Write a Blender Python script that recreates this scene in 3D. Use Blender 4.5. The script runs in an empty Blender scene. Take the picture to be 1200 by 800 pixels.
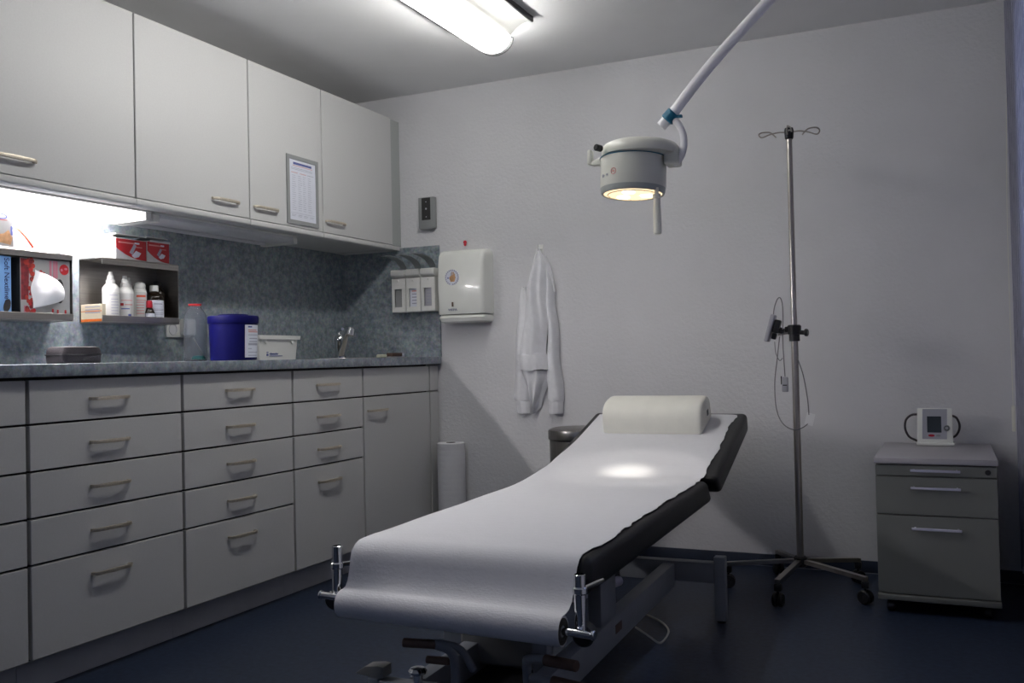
import bpy, bmesh, math, random
from mathutils import Vector, Matrix
random.seed(7)
PI = math.pi
SC = bpy.context.scene
COL = SC.collection
R = math.radians

# ------------------------------------------------------------------ materials
def nodes(name):
    m = bpy.data.materials.new(name); m.use_nodes = True
    nt = m.node_tree
    return m, nt, nt.nodes['Principled BSDF']

def mat(name, col, rough=.5, metal=0.0, vary=.06, scale=14.0, bump=0.0, bscale=60.0, bdetail=3, spec=.5,
        stretch=None, coat=0.0, trans=0.0, ior=1.45, alpha=1.0):
    m, nt, p = nodes(name)
    tc = nt.nodes.new('ShaderNodeTexCoord')
    mp = nt.nodes.new('ShaderNodeMapping')
    nt.links.new(tc.outputs['Object'], mp.inputs['Vector'])
    if stretch: mp.inputs['Scale'].default_value = stretch
    nz = nt.nodes.new('ShaderNodeTexNoise'); nz.inputs['Scale'].default_value = scale; nz.inputs['Detail'].default_value = 4
    nt.links.new(mp.outputs['Vector'], nz.inputs['Vector'])
    cr = nt.nodes.new('ShaderNodeValToRGB')
    cr.color_ramp.elements[0].position = .3; cr.color_ramp.elements[1].position = .7
    cr.color_ramp.elements[0].color = tuple(c * (1 - vary) for c in col) + (1,)
    cr.color_ramp.elements[1].color = tuple(min(1, c * (1 + vary)) for c in col) + (1,)
    nt.links.new(nz.outputs['Fac'], cr.inputs['Fac'])
    nt.links.new(cr.outputs['Color'], p.inputs['Base Color'])
    p.inputs['Roughness'].default_value = rough
    p.inputs['Metallic'].default_value = metal
    p.inputs['Specular IOR Level'].default_value = spec
    p.inputs['Coat Weight'].default_value = coat
    p.inputs['Transmission Weight'].default_value = trans
    p.inputs['IOR'].default_value = ior
    p.inputs['Alpha'].default_value = alpha
    if bump:
        n2 = nt.nodes.new('ShaderNodeTexNoise'); n2.inputs['Scale'].default_value = bscale; n2.inputs['Detail'].default_value = bdetail
        nt.links.new(mp.outputs['Vector'], n2.inputs['Vector'])
        bp = nt.nodes.new('ShaderNodeBump'); bp.inputs['Strength'].default_value = bump; bp.inputs['Distance'].default_value = .004
        nt.links.new(n2.outputs['Fac'], bp.inputs['Height'])
        nt.links.new(bp.outputs['Normal'], p.inputs['Normal'])
    return m

def speckle(name, c0, c1, c2, rough=.45):
    m, nt, p = nodes(name)
    tc = nt.nodes.new('ShaderNodeTexCoord')
    n1 = nt.nodes.new('ShaderNodeTexNoise'); n1.inputs['Scale'].default_value = 38; n1.inputs['Detail'].default_value = 6; n1.inputs['Roughness'].default_value = .7
    n2 = nt.nodes.new('ShaderNodeTexVoronoi'); n2.inputs['Scale'].default_value = 90
    nt.links.new(tc.outputs['Object'], n1.inputs['Vector']); nt.links.new(tc.outputs['Object'], n2.inputs['Vector'])
    cr = nt.nodes.new('ShaderNodeValToRGB')
    e = cr.color_ramp.elements
    e[0].position = .36; e[0].color = c0 + (1,); e[1].position = .66; e[1].color = c2 + (1,)
    k = e.new(.5); k.color = c1 + (1,)
    nt.links.new(n1.outputs['Fac'], cr.inputs['Fac'])
    mx = nt.nodes.new('ShaderNodeMix'); mx.data_type = 'RGBA'; mx.blend_type = 'MULTIPLY'; mx.inputs['Factor'].default_value = .35
    nt.links.new(cr.outputs['Color'], mx.inputs['A']); nt.links.new(n2.outputs['Color'], mx.inputs['B'])
    hs = nt.nodes.new('ShaderNodeMix'); hs.data_type = 'RGBA'; hs.inputs['Factor'].default_value = .45
    nt.links.new(mx.outputs['Result'], hs.inputs['B']); nt.links.new(cr.outputs['Color'], hs.inputs['A'])
    nt.links.new(hs.outputs['Result'], p.inputs['Base Color'])
    p.inputs['Roughness'].default_value = rough
    return m

def emit(name, col, s, base=(.8, .8, .8)):
    m, nt, p = nodes(name)
    tc = nt.nodes.new('ShaderNodeTexCoord'); nz = nt.nodes.new('ShaderNodeTexNoise'); nz.inputs['Scale'].default_value = 3
    nt.links.new(tc.outputs['Object'], nz.inputs['Vector'])
    mr = nt.nodes.new('ShaderNodeMapRange'); mr.inputs['To Min'].default_value = s * .96; mr.inputs['To Max'].default_value = s * 1.04
    nt.links.new(nz.outputs['Fac'], mr.inputs['Value']); nt.links.new(mr.outputs['Result'], p.inputs['Emission Strength'])
    p.inputs['Base Color'].default_value = base + (1,)
    p.inputs['Emission Color'].default_value = col + (1,)
    p.inputs['Roughness'].default_value = .4
    return m

M = {}
M['wall'] = mat('woodchip wall paint', (.70, .695, .71), .9, vary=.02, scale=5, bump=.75, bscale=62, bdetail=3, spec=.2)
M['farwall'] = mat('wall darkened against bounce', (.16, .17, .19), .9, vary=.03, scale=5, bump=.3, bscale=75, spec=.2)  # for unseen walls, darkened to cut the light they bounce back
M['ceiling'] = mat('ceiling paint', (.82, .82, .82), .9, vary=.02, scale=4, bump=.15, bscale=90, spec=.2)
M['floor'] = mat('blue linoleum', (.020, .030, .057), .42, vary=.35, scale=55, spec=.35)
M['base'] = mat('dark skirting', (.025, .035, .06), .5, vary=.15)
M['weld'] = mat('weld cord', (.25, .27, .32), .6)
M['cab'] = mat('grey white laminate', (.555, .555, .55), .42, vary=.025, scale=160, spec=.35)
M['cabend'] = mat('filler laminate', (.40, .42, .41), .5, vary=.03, scale=160, spec=.3)
M['gap'] = mat('dark gap carcass', (.022, .020, .018), .8)
M['plinth'] = mat('plinth grey', (.48, .49, .52), .55, vary=.05)
M['nickel'] = mat('brushed nickel', (.62, .56, .46), .42, .85, vary=.1, scale=200)
M['splash'] = speckle('speckled blue grey laminate', (.17, .21, .24), (.27, .315, .345), (.40, .44, .46))
M['worktop'] = speckle('speckled worktop', (.16, .19, .23), (.25, .285, .33), (.37, .40, .44), .38)
M['steel'] = mat('brushed steel', (.42, .40, .37), .32, 1.0, vary=.1, scale=25, stretch=(1, .05, 6))
M['darksteel'] = mat('dark brushed steel', (.27, .26, .245), .34, 1.0, vary=.12, scale=40, stretch=(1, 1, .1))
M['chrome'] = mat('chrome', (.75, .76, .78), .08, 1.0, vary=.02)
M['polesteel'] = mat('pole steel', (.42, .39, .36), .28, 1.0, vary=.05)
M['vinyl'] = mat('black vinyl', (.016, .016, .017), .45, vary=.1, bump=.15, bscale=220, spec=.4)
M['paper'] = mat('crepe paper', (.70, .70, .725), .9, vary=.015, scale=40, bump=.22, bscale=120, spec=.15, stretch=(1, 1.8, 1))
M['papercore'] = mat('cardboard core', (.05, .045, .04), .8)
M['cream'] = mat('cream vinyl', (.83, .82, .74), .5, vary=.03, spec=.3)
M['white'] = mat('white plastic', (.74, .74, .71), .35, vary=.02)
M['offwhite'] = mat('off white enamel', (.83, .84, .79), .25, vary=.02, coat=.3)
M['lampgrey'] = mat('lamp enamel', (.66, .66, .60), .35, vary=.02)
M['lampdark'] = mat('lamp grey ring', (.35, .37, .36), .4)
M['armwhite'] = mat('arm enamel', (.80, .79, .82), .3, vary=.02)
M['teal'] = mat('teal collar', (.01, .13, .22), .4)
M['black'] = mat('black plastic', (.012, .012, .014), .4, vary=.1)
M['frame'] = mat('grey enamel frame', (.21, .225, .25), .42, vary=.05)
M['cover'] = mat('beige grey cover', (.20, .20, .19), .5)
M['brown'] = mat('brown rubber', (.10, .06, .045), .6)
M['cable'] = mat('grey cable', (.20, .20, .21), .5)
M['cablelight'] = mat('light cable', (.45, .44, .40), .5)
M['cloth'] = mat('white cotton', (.86, .86, .885), .95, vary=.04, scale=30, bump=.3, bscale=260, spec=.1)
M['blue'] = mat('dark blue plastic', (.003, .003, .075), .5, vary=.06, spec=.18)
M['label'] = mat('label paper', (.68, .70, .78), .6, vary=.02)
M['ink'] = mat('blue ink', (.10, .12, .32), .6)
M['inknavy'] = mat('navy ink', (.015, .02, .09), .6)
M['inkgrey'] = mat('grey ink', (.38, .39, .47), .6)
M['inkred'] = mat('pale red ink', (.62, .28, .26), .6)
M['inkblack'] = mat('dark ink', (.03, .03, .03), .6)
M['red'] = mat('red print', (.40, .015, .02), .45)
M['redpin'] = mat('red plastic', (.45, .015, .03), .35)
M['pink'] = mat('pink print', (.48, .16, .22), .5)
M['berry'] = mat('berry print', (.33, .03, .02), .5, vary=.5, scale=70)
M['berrydark'] = mat('dark berry print', (.16, .015, .02), .5, vary=.4, scale=70)
M['cartonwhite'] = mat('white carton', (.60, .60, .585), .55, vary=.02)
M['cartongrey'] = mat('grey carton', (.33, .335, .33), .55, vary=.08, scale=9)
M['cartonblue'] = mat('light blue carton', (.16, .33, .62), .5, vary=.1, scale=8)
M['brightblue'] = mat('bright blue print', (.02, .16, .72), .5)
M['cartoncream'] = mat('cream carton', (.70, .62, .46), .55)
M['orange'] = mat('orange print', (.70, .16, .02), .5)
M['orangered'] = mat('orange red print', (.75, .12, .06), .5)
M['skin'] = mat('skin tone print', (.50, .28, .14), .55, vary=.3, scale=50)
M['tissue'] = mat('tissue', (.82, .82, .83), .9, vary=.02)
M['brownglass'] = mat('brown glass', (.012, .007, .004), .12, vary=.1)
M['clear'] = mat('clear plastic', (.72, .75, .80), .15, vary=.01, trans=.95, ior=1.2)
M['mint'] = mat('teal liquid', (.02, .35, .28), .4)
M['casecloth'] = mat('dark case', (.022, .018, .022), .6, vary=.2, bump=.3, bscale=300)
M['glassdark'] = mat('display glass', (.035, .042, .045), .2, vary=.05)
M['silver'] = mat('silver plastic', (.30, .31, .31), .4, .3, vary=.03)
M['silverface'] = mat('silver face', (.42, .42, .46), .4, .2, vary=.03)
M['lever'] = mat('grey lever', (.26, .28, .29), .35, .4)
M['nightbody'] = mat('drawer beige grey', (.185, .19, .18), .45, vary=.02, spec=.35)
M['nighttop'] = mat('drawer top grey', (.38, .37, .40), .35, vary=.02)
M['alu'] = mat('aluminium', (.62, .62, .74), .45, .5)
M['hose'] = mat('dark hose', (.05, .04, .045), .5)
M['slat'] = mat('blind fabric', (.50, .50, .60), .85, vary=.03, scale=90)
M['glass'] = mat('window glass', (.9, .92, .95), .02, vary=.0, trans=1.0, ior=1.01)
M['soapbar'] = mat('soap', (.45, .46, .34), .5)
M['framegrey'] = mat('frame grey', (.27, .28, .28), .5)
M['em_ceiling'] = emit('lit opal diffuser', (1.0, .985, .95), 1.0)
def side_glow(m, low, side):
    # diffuser sides made to emit more than the underside, brightening upper cabinets and walls
    nt = m.node_tree; p = nt.nodes['Principled BSDF']
    g = nt.nodes.new('ShaderNodeNewGeometry'); x = nt.nodes.new('ShaderNodeSeparateXYZ'); nt.links.new(g.outputs['True Normal'], x.inputs[0])
    a = nt.nodes.new('ShaderNodeMath'); a.operation = 'ABSOLUTE'; nt.links.new(x.outputs['Z'], a.inputs[0])
    r = nt.nodes.new('ShaderNodeMapRange'); r.inputs['To Min'].default_value = side; r.inputs['To Max'].default_value = low
    nt.links.new(a.outputs[0], r.inputs['Value']); nt.links.new(r.outputs['Result'], p.inputs['Emission Strength'])
side_glow(M['em_ceiling'], 4.6, 53.0)
M['em_strip'] = emit('lit strip tube', (1.0, .95, .97), 205.0)
M['em_cover'] = emit('lit strip cover', (1.0, .95, .96), 3.0)
M['opal'] = mat('opal diffuser', (.62, .62, .64), .35, vary=.02)
M['em_lens'] = emit('lit lens', (1.0, .74, .45), 1.25, (.8, .7, .5))
M['em_bulb'] = emit('lit bulb', (1.0, .86, .62), 5.0)

# ------------------------------------------------------------------ mesh builder
class B:
    def __init__(s, *mats):
        s.bm = bmesh.new(); s.mats = mats; s.i = 0; s.X = Matrix.Identity(4)
    def m(s, i): s.i = i; return s
    def xf(s, X): s.X = X; return s
    def _v(s, p): return s.bm.verts.new(s.X @ Vector(p))
    def _f(s, vs):
        try:
            f = s.bm.faces.new(vs); f.material_index = s.i; return f
        except ValueError: return None
    def box(s, lo, hi, bev=0.0, seg=2):
        x0, y0, z0 = lo; x1, y1, z1 = hi
        v = [s._v(p) for p in ((x0,y0,z0),(x1,y0,z0),(x1,y1,z0),(x0,y1,z0),(x0,y0,z1),(x1,y0,z1),(x1,y1,z1),(x0,y1,z1))]
        fs = [s._f([v[k] for k in q]) for q in ((3,2,1,0),(4,5,6,7),(0,1,5,4),(1,2,6,5),(2,3,7,6),(3,0,4,7))]
        if bev:
            es = list({e for f in fs for e in f.edges})
            r = bmesh.ops.bevel(s.bm, geom=es, offset=bev, segments=seg, affect='EDGES', profile=.5)
            for f in r['faces']: f.material_index = s.i
        return s
    def rings(s, rs, cap0=True, cap1=True, closed=True):
        vr = [[s._v(p) for p in r] for r in rs]
        n = len(vr[0])
        for a, b in zip(vr, vr[1:]):
            for k in range(n if closed else n - 1):
                q = (k + 1) % n
                s._f([a[k], a[q], b[q], b[k]])
        if cap0: s._f(list(reversed(vr[0])))
        if cap1: s._f(vr[-1])
        return s
    def lathe(s, prof, c=(0,0,0), axis=(0,0,1), seg=28, caps=True):
        ax = Vector(axis).normalized(); q = Vector((0,0,1)).rotation_difference(ax); c = Vector(c)
        rs = [[c + q @ Vector((r*math.cos(2*PI*k/seg), r*math.sin(2*PI*k/seg), z)) for k in range(seg)] for r, z in prof]
        return s.rings(rs, caps, caps)
    def cyl(s, a, b, r, r1=None, seg=20, bev=0.0):
        a = Vector(a); b = Vector(b); L = (b - a).length; r1 = r if r1 is None else r1
        if bev: pr = [(max(r-bev,1e-4),0),(r,bev),(r1,L-bev),(max(r1-bev,1e-4),L)]
        else: pr = [(r,0),(r1,L)]
        return s.lathe(pr, a, b - a, seg)
    def tube(s, pts, r, seg=10, sm=6, caps=True):
        P = [Vector(p) for p in pts]
        if sm > 1 and len(P) > 2:
            Q = []
            for i in range(len(P) - 1):
                p0 = P[max(i-1,0)]; p1 = P[i]; p2 = P[i+1]; p3 = P[min(i+2,len(P)-1)]
                for k in range(sm):
                    t = k / sm
                    Q.append(.5*((2*p1)+(p2-p0)*t+(2*p0-5*p1+4*p2-p3)*t*t+(3*p1-p0-3*p2+p3)*t*t*t))
            Q.append(P[-1]); P = Q
        rs = []; up = None
        for i, p in enumerate(P):
            d = (P[min(i+1,len(P)-1)] - P[max(i-1,0)]).normalized()
            if up is None:
                up = d.orthogonal().normalized()
            up = (up - d*up.dot(d)).normalized(); w = d.cross(up)
            rr = r if not callable(r) else r(i/(len(P)-1))
            rs.append([p + (up*math.cos(2*PI*k/seg) + w*math.sin(2*PI*k/seg))*rr for k in range(seg)])
        return s.rings(rs, caps, caps)
    def prism(s, poly, d, bev=0.0):
        d = Vector(d); a = [Vector(p) for p in poly]
        va = [s._v(p) for p in a]; vb = [s._v(p + d) for p in a]
        n = len(a); fs = [s._f(list(reversed(va))), s._f(vb)]
        for k in range(n): fs.append(s._f([va[k], va[(k+1)%n], vb[(k+1)%n], vb[k]]))
        if bev:
            es = list({e for f in fs if f for e in f.edges})
            r = bmesh.ops.bevel(s.bm, geom=es, offset=bev, segments=2, affect='EDGES', profile=.5)
            for f in r['faces']: f.material_index = s.i
        return s
    def sphere(s, c, r, sx=1, sy=1, sz=1, n=14):
        c = Vector(c)
        rs = []
        for i in range(1, n):
            a = PI*i/n - PI/2
            rs.append([c + Vector((r*sx*math.cos(a)*math.cos(2*PI*k/20), r*sy*math.cos(a)*math.sin(2*PI*k/20), r*sz*math.sin(a))) for k in range(20)])
        return s.rings(rs)
    def grid(s, rows):
        vr = [[s._v(p) for p in r] for r in rows]
        for a, b in zip(vr, vr[1:]):
            for k in range(len(a)-1): s._f([a[k], a[k+1], b[k+1], b[k]])
        return s

WM = {}
def link(o, parent=None):
    COL.objects.link(o)
    if parent is not None: o.parent = parent
    return o
def build(b, name, parent=None, world=True, ang=35, kind=None, label=None):
    me = bpy.data.meshes.new(name)
    bmesh.ops.recalc_face_normals(b.bm, faces=b.bm.faces)
    for f in b.bm.faces: f.smooth = True
    for e in b.bm.edges:
        if len(e.link_faces) == 2: e.smooth = e.calc_face_angle(0) < R(ang)
        else: e.smooth = False
    b.bm.to_mesh(me); b.bm.free()
    for m in b.mats: me.materials.append(m)
    o = bpy.data.objects.new(name, me)
    link(o, parent)
    if parent is not None:
        w = WM[parent.name]
        if world: me.transform(w.inverted())
        WM[o.name] = w
    else: WM[o.name] = Matrix.Identity(4)
    if kind: o['kind'] = kind
    if label: o['label'] = label
    return o
def thing(name, label, cat, loc=(0,0,0), rz=0.0, group=None):
    o = bpy.data.objects.new(name, None); link(o)
    o.empty_display_size = .1
    o.location = loc; o.rotation_euler = (0, 0, rz)
    WM[o.name] = Matrix.Translation(loc) @ Matrix.Rotation(rz, 4, 'Z')
    o['label'] = label; o['category'] = cat
    if group: o['group'] = group
    return o
def tag(o, label, cat, group=None):
    o['label'] = label; o['category'] = cat
    if group: o['group'] = group
    return o
def recentre(o, loc):
    """give a one-mesh thing its origin at its base"""
    o.data.transform(Matrix.Translation(-Vector(loc))); o.location = loc; WM[o.name] = Matrix.Translation(loc); return o
def text(name, body, size, origin, right, up, m, parent, depth=.0004, align='LEFT', sx=1.0):
    cu = bpy.data.curves.new(name, 'FONT'); cu.body = body; cu.size = size; cu.extrude = depth; cu.align_x = align
    t = bpy.data.objects.new(name + '_curve', cu); COL.objects.link(t)
    bpy.context.view_layer.update()
    dg = bpy.context.evaluated_depsgraph_get()
    me = bpy.data.meshes.new_from_object(t.evaluated_get(dg)); me.name = name
    bpy.data.objects.remove(t); bpy.data.curves.remove(cu)
    r = Vector(right).normalized(); u = Vector(up).normalized(); n = r.cross(u)
    X = Matrix(((r.x*sx,u.x,n.x,origin[0]),(r.y*sx,u.y,n.y,origin[1]),(r.z*sx,u.z,n.z,origin[2]),(0,0,0,1)))
    me.transform(X)
    me.materials.clear(); me.materials.append(m)
    o = bpy.data.objects.new(name, me); link(o, parent)
    if parent is not None:
        me.transform(WM[parent.name].inverted()); WM[o.name] = WM[parent.name]
    return o

# ------------------------------------------------------------------ room
H = 2.342; RX = 3.36; FY = -7.4
build(B(M['floor']).box((-.1, FY-.1, -.1), (RX+.1, .1, 0)), 'floor', kind='structure')
build(B(M['ceiling']).box((-.1, FY-.1, H), (RX+.1, .1, H+.1)), 'ceiling', kind='structure')
build(B(M['wall']).box((-.1, FY, 0), (0, 0, H)), 'wall_left', kind='structure')
build(B(M['wall']).box((-.1, 0, 0), (RX+.1, .1, H)), 'wall_back', kind='structure')
# right wall with its window opening
wy0, wy1, wz0, wz1 = -2.9, -.45, .85, 2.15
b = B(M['wall'])
b.box((RX, FY, 0), (RX+.1, wy0, H)); b.box((RX, wy1, 0), (RX+.1, 0, H)); b.box((RX, wy0, 0), (RX+.1, wy1, wz0)); b.box((RX, wy0, wz1), (RX+.1, wy1, H))
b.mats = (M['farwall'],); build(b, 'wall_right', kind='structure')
def window(name, axis, c, a0, a1, z0, z1):
    b = B(M['white'])
    def bx(u0,u1,w0,w1,d=.05):
        if axis == 'x': b.box((c-d/2,u0,w0),(c+d/2,u1,w1),.004)
        else: b.box((u0,c-d/2,w0),(u1,c+d/2,w1),.004)
    mid=(a0+a1)/2
    bx(a0,a0+.06,z0,z1); bx(a1-.06,a1,z0,z1); bx(a0+.06,a1-.06,z0,z0+.06); bx(a0+.06,a1-.06,z1-.06,z1); bx(mid-.04,mid+.04,z0+.06,z1-.06)
    o = build(b, name, kind='structure')
    g = B(M['glass'])
    if axis == 'x': g.box((c-.003,a0+.06,z0+.06),(c+.003,a1-.06,z1-.06))
    else: g.box((a0+.06,c-.003,z0+.06),(a1-.06,c+.003,z1-.06))
    build(g, 'pane', o)
    return o
window('window_1', 'x', RX+.05, wy0, wy1, wz0, wz1)
# wall behind the camera with a wide window
fx0, fx1, fz0, fz1 = 1.0, 3.1, .9, 2.2
b = B(M['wall'])
b.box((0,FY-.1,0),(fx0,FY,H)); b.box((fx1,FY-.1,0),(RX,FY,H)); b.box((fx0,FY-.1,0),(fx1,FY,fz0)); b.box((fx0,FY-.1,fz1),(fx1,FY,H))
b.mats = (M['farwall'],); build(b, 'wall_front', kind='structure')
window('window_2', 'y', FY-.05, fx0, fx1, fz0, fz1)
build(B(M['base']).box((.585, -.012, 0), (RX, -.0005, .05), .003), 'baseboard_back', kind='structure')
build(B(M['base']).box((RX-.012, FY, 0), (RX-.0005, -.012, .05), .003), 'baseboard_right', kind='structure')
build(B(M['weld']).box((.6, -.022, .0), (RX-.012, -.015, .0015)), 'trim_1', kind='structure')
# speckled splash panels
build(B(M['splash']).box((.0005, -3.0, .957), (.01, -.0005, 1.535)), 'trim_2', kind='structure')
build(B(M['splash']).box((.0105, -.01, .957), (.598, -.0005, 1.535)), 'trim_3', kind='structure')

# ------------------------------------------------------------------ base cabinets
ZT, Z1, Z2, Z3, Z4, ZB = .9137, .782, .6461, .5115, .3772, .1042
FX = .58; G = .0033
def bow_handle(y0, y1, z, x0, parent, name='handle'):
    """flat tapered nickel bow; runs along y on a front whose face is x0"""
    b = B(M['nickel']); n = 14; rs = []
    for k in range(n+1):
        t = k/n; y = y0 + (y1-y0)*t
        off = .015*(1-(abs(2*t-1))**9) + .005
        hh = .0060 - .0014*(abs(2*t-1))
        xx = x0 + off; th = .0035
        rs.append([(xx-th, y, z-hh), (xx+th, y, z-hh), (xx+th+.001, y, z), (xx+th, y, z+hh), (xx-th, y, z+hh)])
    b.rings(rs)
    for yy in (y0+.008, y1-.008): b.cyl((x0, yy, z), (x0+.014, yy, z), .005, seg=12)
    return build(b, name, parent, label='brushed nickel bow handle')
def front(kind, y0, y1, z0, z1, parent, x=FX):
    return build(B(M['cab']).box((x-.018, y0+.0062, z0+G), (x, y1-.0062, z1-G), .0015, 1), kind, parent)
def base_cabinet(y0, y1, label, rows, door=False):
    t = thing('base_cabinet', label, 'cabinet', (.3, (y0+y1)/2, 0), group='base cabinets under the worktop')
    build(B(M['gap']).box((.012, y0+.001, ZB), (FX-.020, y1-.001, .919)), 'body', t)
    build(B(M['plinth']).box((.05, y0+.0005, 0), (.5182, y1-.0005, ZB-.001)), 'plinth', t)
    return t
def handle_on(f, yc, z, x=FX, half=.077): bow_handle(yc-half, yc+half, z, x, f)
units = [(-3.0, -2.4, 'grey five-drawer base cabinet cut off by the left edge of the photo'),
         (-2.4, -1.8, 'grey five-drawer base cabinet under the dark case on the worktop'),
         (-1.8, -1.2, 'grey five-drawer base cabinet under the blue bucket')]
for y0, y1, lab in units:
    t = base_cabinet(y0, y1, lab, 5)
    zs = [ZT, Z1, Z2, Z3, Z4, ZB]
    for k in range(5):
        d = front('drawer', y0, y1, zs[k+1], zs[k], t)
        z = (zs[k]+zs[k+1])/2 if k < 4 else Z4-.066
        handle_on(d, (y0+y1)/2-.013, z)
t = base_cabinet(-1.2, -.7, 'grey base cabinet with three shallow drawers and one deep drawer below', 4)
zs = [ZT, Z1, Z2, Z3, ZB]
for k in range(4):
    d = front('drawer', -1.2, -.7, zs[k+1], zs[k], t)
    handle_on(d, -.967, (zs[k]+zs[k+1])/2 if k < 3 else Z3-.069, half=.08)
t = base_cabinet(-.7, -.1, 'grey sink cabinet with one tall door under a plain front panel', 1)
front('fascia_panel', -.7, -.1, Z1, ZT, t)
d = front('door', -.7, -.1, ZB, Z1, t); handle_on(d, -.59, Z2+.07, half=.083)
t = thing('filler_panel', 'narrow grey filler strip between the sink cabinet and the back wall', 'panel', (.55, -.05, 0))
build(B(M['cab']).box((FX-.02, -.1+G, Z1+G), (FX, -.014, ZT-G), .0015, 1), 'upper_strip', t)
build(B(M['cab']).box((FX-.02, -.1+G, ZB+G), (FX, -.014, Z1-G), .0015, 1), 'lower_strip', t)
build(B(M['plinth']).box((.46, -.0985, 0), (.5182, -.014, ZB-.001)), 'plinth', t)

t = thing('worktop', 'long speckled blue grey worktop over the base cabinets', 'worktop', (.3, -1.5, .92))
b = B(M['worktop'])
# top with a cut-out for the sink
sx0, sx1, sy0, sy1 = .11, .49, -.66, -.22
b.box((.0105, -3.0, .9195), (.602, sy0, .957), .003); b.box((.0105, sy1, .9195), (.602, -.0115, .957), .003)
b.box((.0105, sy0, .9195), (sx0, sy1, .957)); b.box((sx1, sy0, .9195), (.602, sy1, .957))
build(b, 'slab', t)
t = thing('sink', 'stainless steel sink let into the worktop below the mixer tap', 'sink', (.3, -.44, .957))
b = B(M['steel'])
b.box((sx0-.02, sy0-.02, .9572), (sx0+.012, sy1+.02, .9602), .001); b.box((sx1-.012, sy0-.02, .9572), (sx1+.02, sy1+.02, .9602), .001)
b.box((sx0+.012, sy0-.02, .9572), (sx1-.012, sy0+.012, .9602), .001); b.box((sx0+.012, sy1-.012, .9572), (sx1-.012, sy1+.02, .9602), .001)
build(b, 'rim', t)
b = B(M['steel'])
b.box((sx0+.004, sy0+.004, .926), (sx0+.008, sy1-.004, .958)); b.box((sx1-.008, sy0+.004, .926), (sx1-.004, sy1-.004, .958))
b.box((sx0+.008, sy0+.004, .926), (sx1-.008, sy0+.008, .958)); b.box((sx0+.008, sy1-.008, .926), (sx1-.008, sy1-.004, .958)); b.box((sx0+.004, sy0+.004, .922), (sx1-.004, sy1-.004, .926))
build(b, 'bowl', t)

# ------------------------------------------------------------------ wall cabinets
UX = .3775; UB = 1.5422; UT = 2.2046
up = [(-2.4, -1.8, 'wall cabinet above the glove boxes, door handle at its left', -2.281),
      (-1.8, -1.2, 'wall cabinet above the red bandage boxes, door handle at its lower right', -1.347),
      (-1.2, -.7, 'narrower wall cabinet door carrying the grey framed notice', -1.103),
      (-.7, -.1, 'wall cabinet nearest the back wall, right of the notice', -.608)]
for y0, y1, lab, hy in up:
    t = thing('wall_cabinet', lab, 'cabinet', (.19, (y0+y1)/2, UB), group='wall cabinets above the worktop')
    build(B(M['gap']).box((.0125, y0+.001, UB+.0005), (UX-.0195, y1-.001, UT-.001)), 'body', t)
    d = build(B(M['cab']).box((UX-.018, y0+G, UB+.001), (UX, y1-G, UT), .0015, 1), 'door', t)
    bow_handle(hy-.077, hy+.077, 1.596, UX, d)
    b = B(M['cab']); b.box((.0125, y0+.0003, 1.523), (UX-.06, y1-.0003, UB-.0005)); b.box((UX-.06, y0+.0003, 1.516), (UX+.004, y1-.0003, UB-.001), .007, 3)
    build(b, 'bottom_panel', t)
    build(B(M['cab']).box((.0125, y0+.001, UT-.0005), (UX-.019, y1-.001, UT+.003)), 'top_panel', t)
t = thing('wall_cabinet_filler', 'narrow grey filler strip closing the wall cabinets to the back wall', 'panel', (.19, -.05, UB))
build(B(M['cabend']).box((UX-.03, -.1+.0005, UB), (UX-.012, -.001, UT), .001, 1), 'strip', t)
build(B(M['cab']).box((.0125, -.0995, 1.520), (UX-.012, -.0115, UB-.0005), .003), 'bottom_panel', t)

# framed notice on the door
t = thing('framed_notice', 'printed notice in a grey frame stuck on a wall cabinet door', 'notice', (UX, -.851, 1.555))
b = B(M['framegrey']); xa, xb = UX+.0005, UX+.006
ya, yb, za, zb_ = -.962, -.738, 1.555, 1.859; w = .018
b.box((xa,ya,za),(xb,ya+w,zb_)); b.box((xa,yb-w,za),(xb,yb,zb_)); b.box((xa,ya+w,za),(xb,yb-w,za+w)); b.box((xa,ya+w,zb_-w),(xb,yb-w,zb_))
build(b, 'frame', t)
build(B(M['label']).box((xa, ya+w, za+w), (xb-.003, yb-w, zb_-w)), 'sheet', t)
b = B(M['ink'], M['inkgrey'], M['inkred']); xs = xb-.003
def bar(y0, y1, z, h, m): b.m(m).box((xs, y0, z-h), (xs+.0006, y1, z))
bar(-.915, -.785, 1.830, .010, 0); bar(-.92, -.78, 1.816, .002, 2)
for z in (1.806, 1.800): bar(-.93, -.78, z, .0016, 1)
for y in (-.93, -.87, -.815): bar(y, y+.045, 1.785, .0022, 2 if y < -.85 else 1)
for k in range(17):
    z = 1.772 - k*.0095
    for y, l in ((-.925,.03),(-.882,.03),(-.848,.022),(-.812,.028)): bar(y, y+l*random.uniform(.6,1), z, .0014, 1)
for k, y in enumerate((-.93,-.885,-.845,-.80)): bar(y, y+.03, 1.598, .0018, 1); bar(y, y+.024, 1.592, .0014, 1)
bar(-.935, -.765, 1.606, .001, 1)
build(b, 'print', t)

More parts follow.
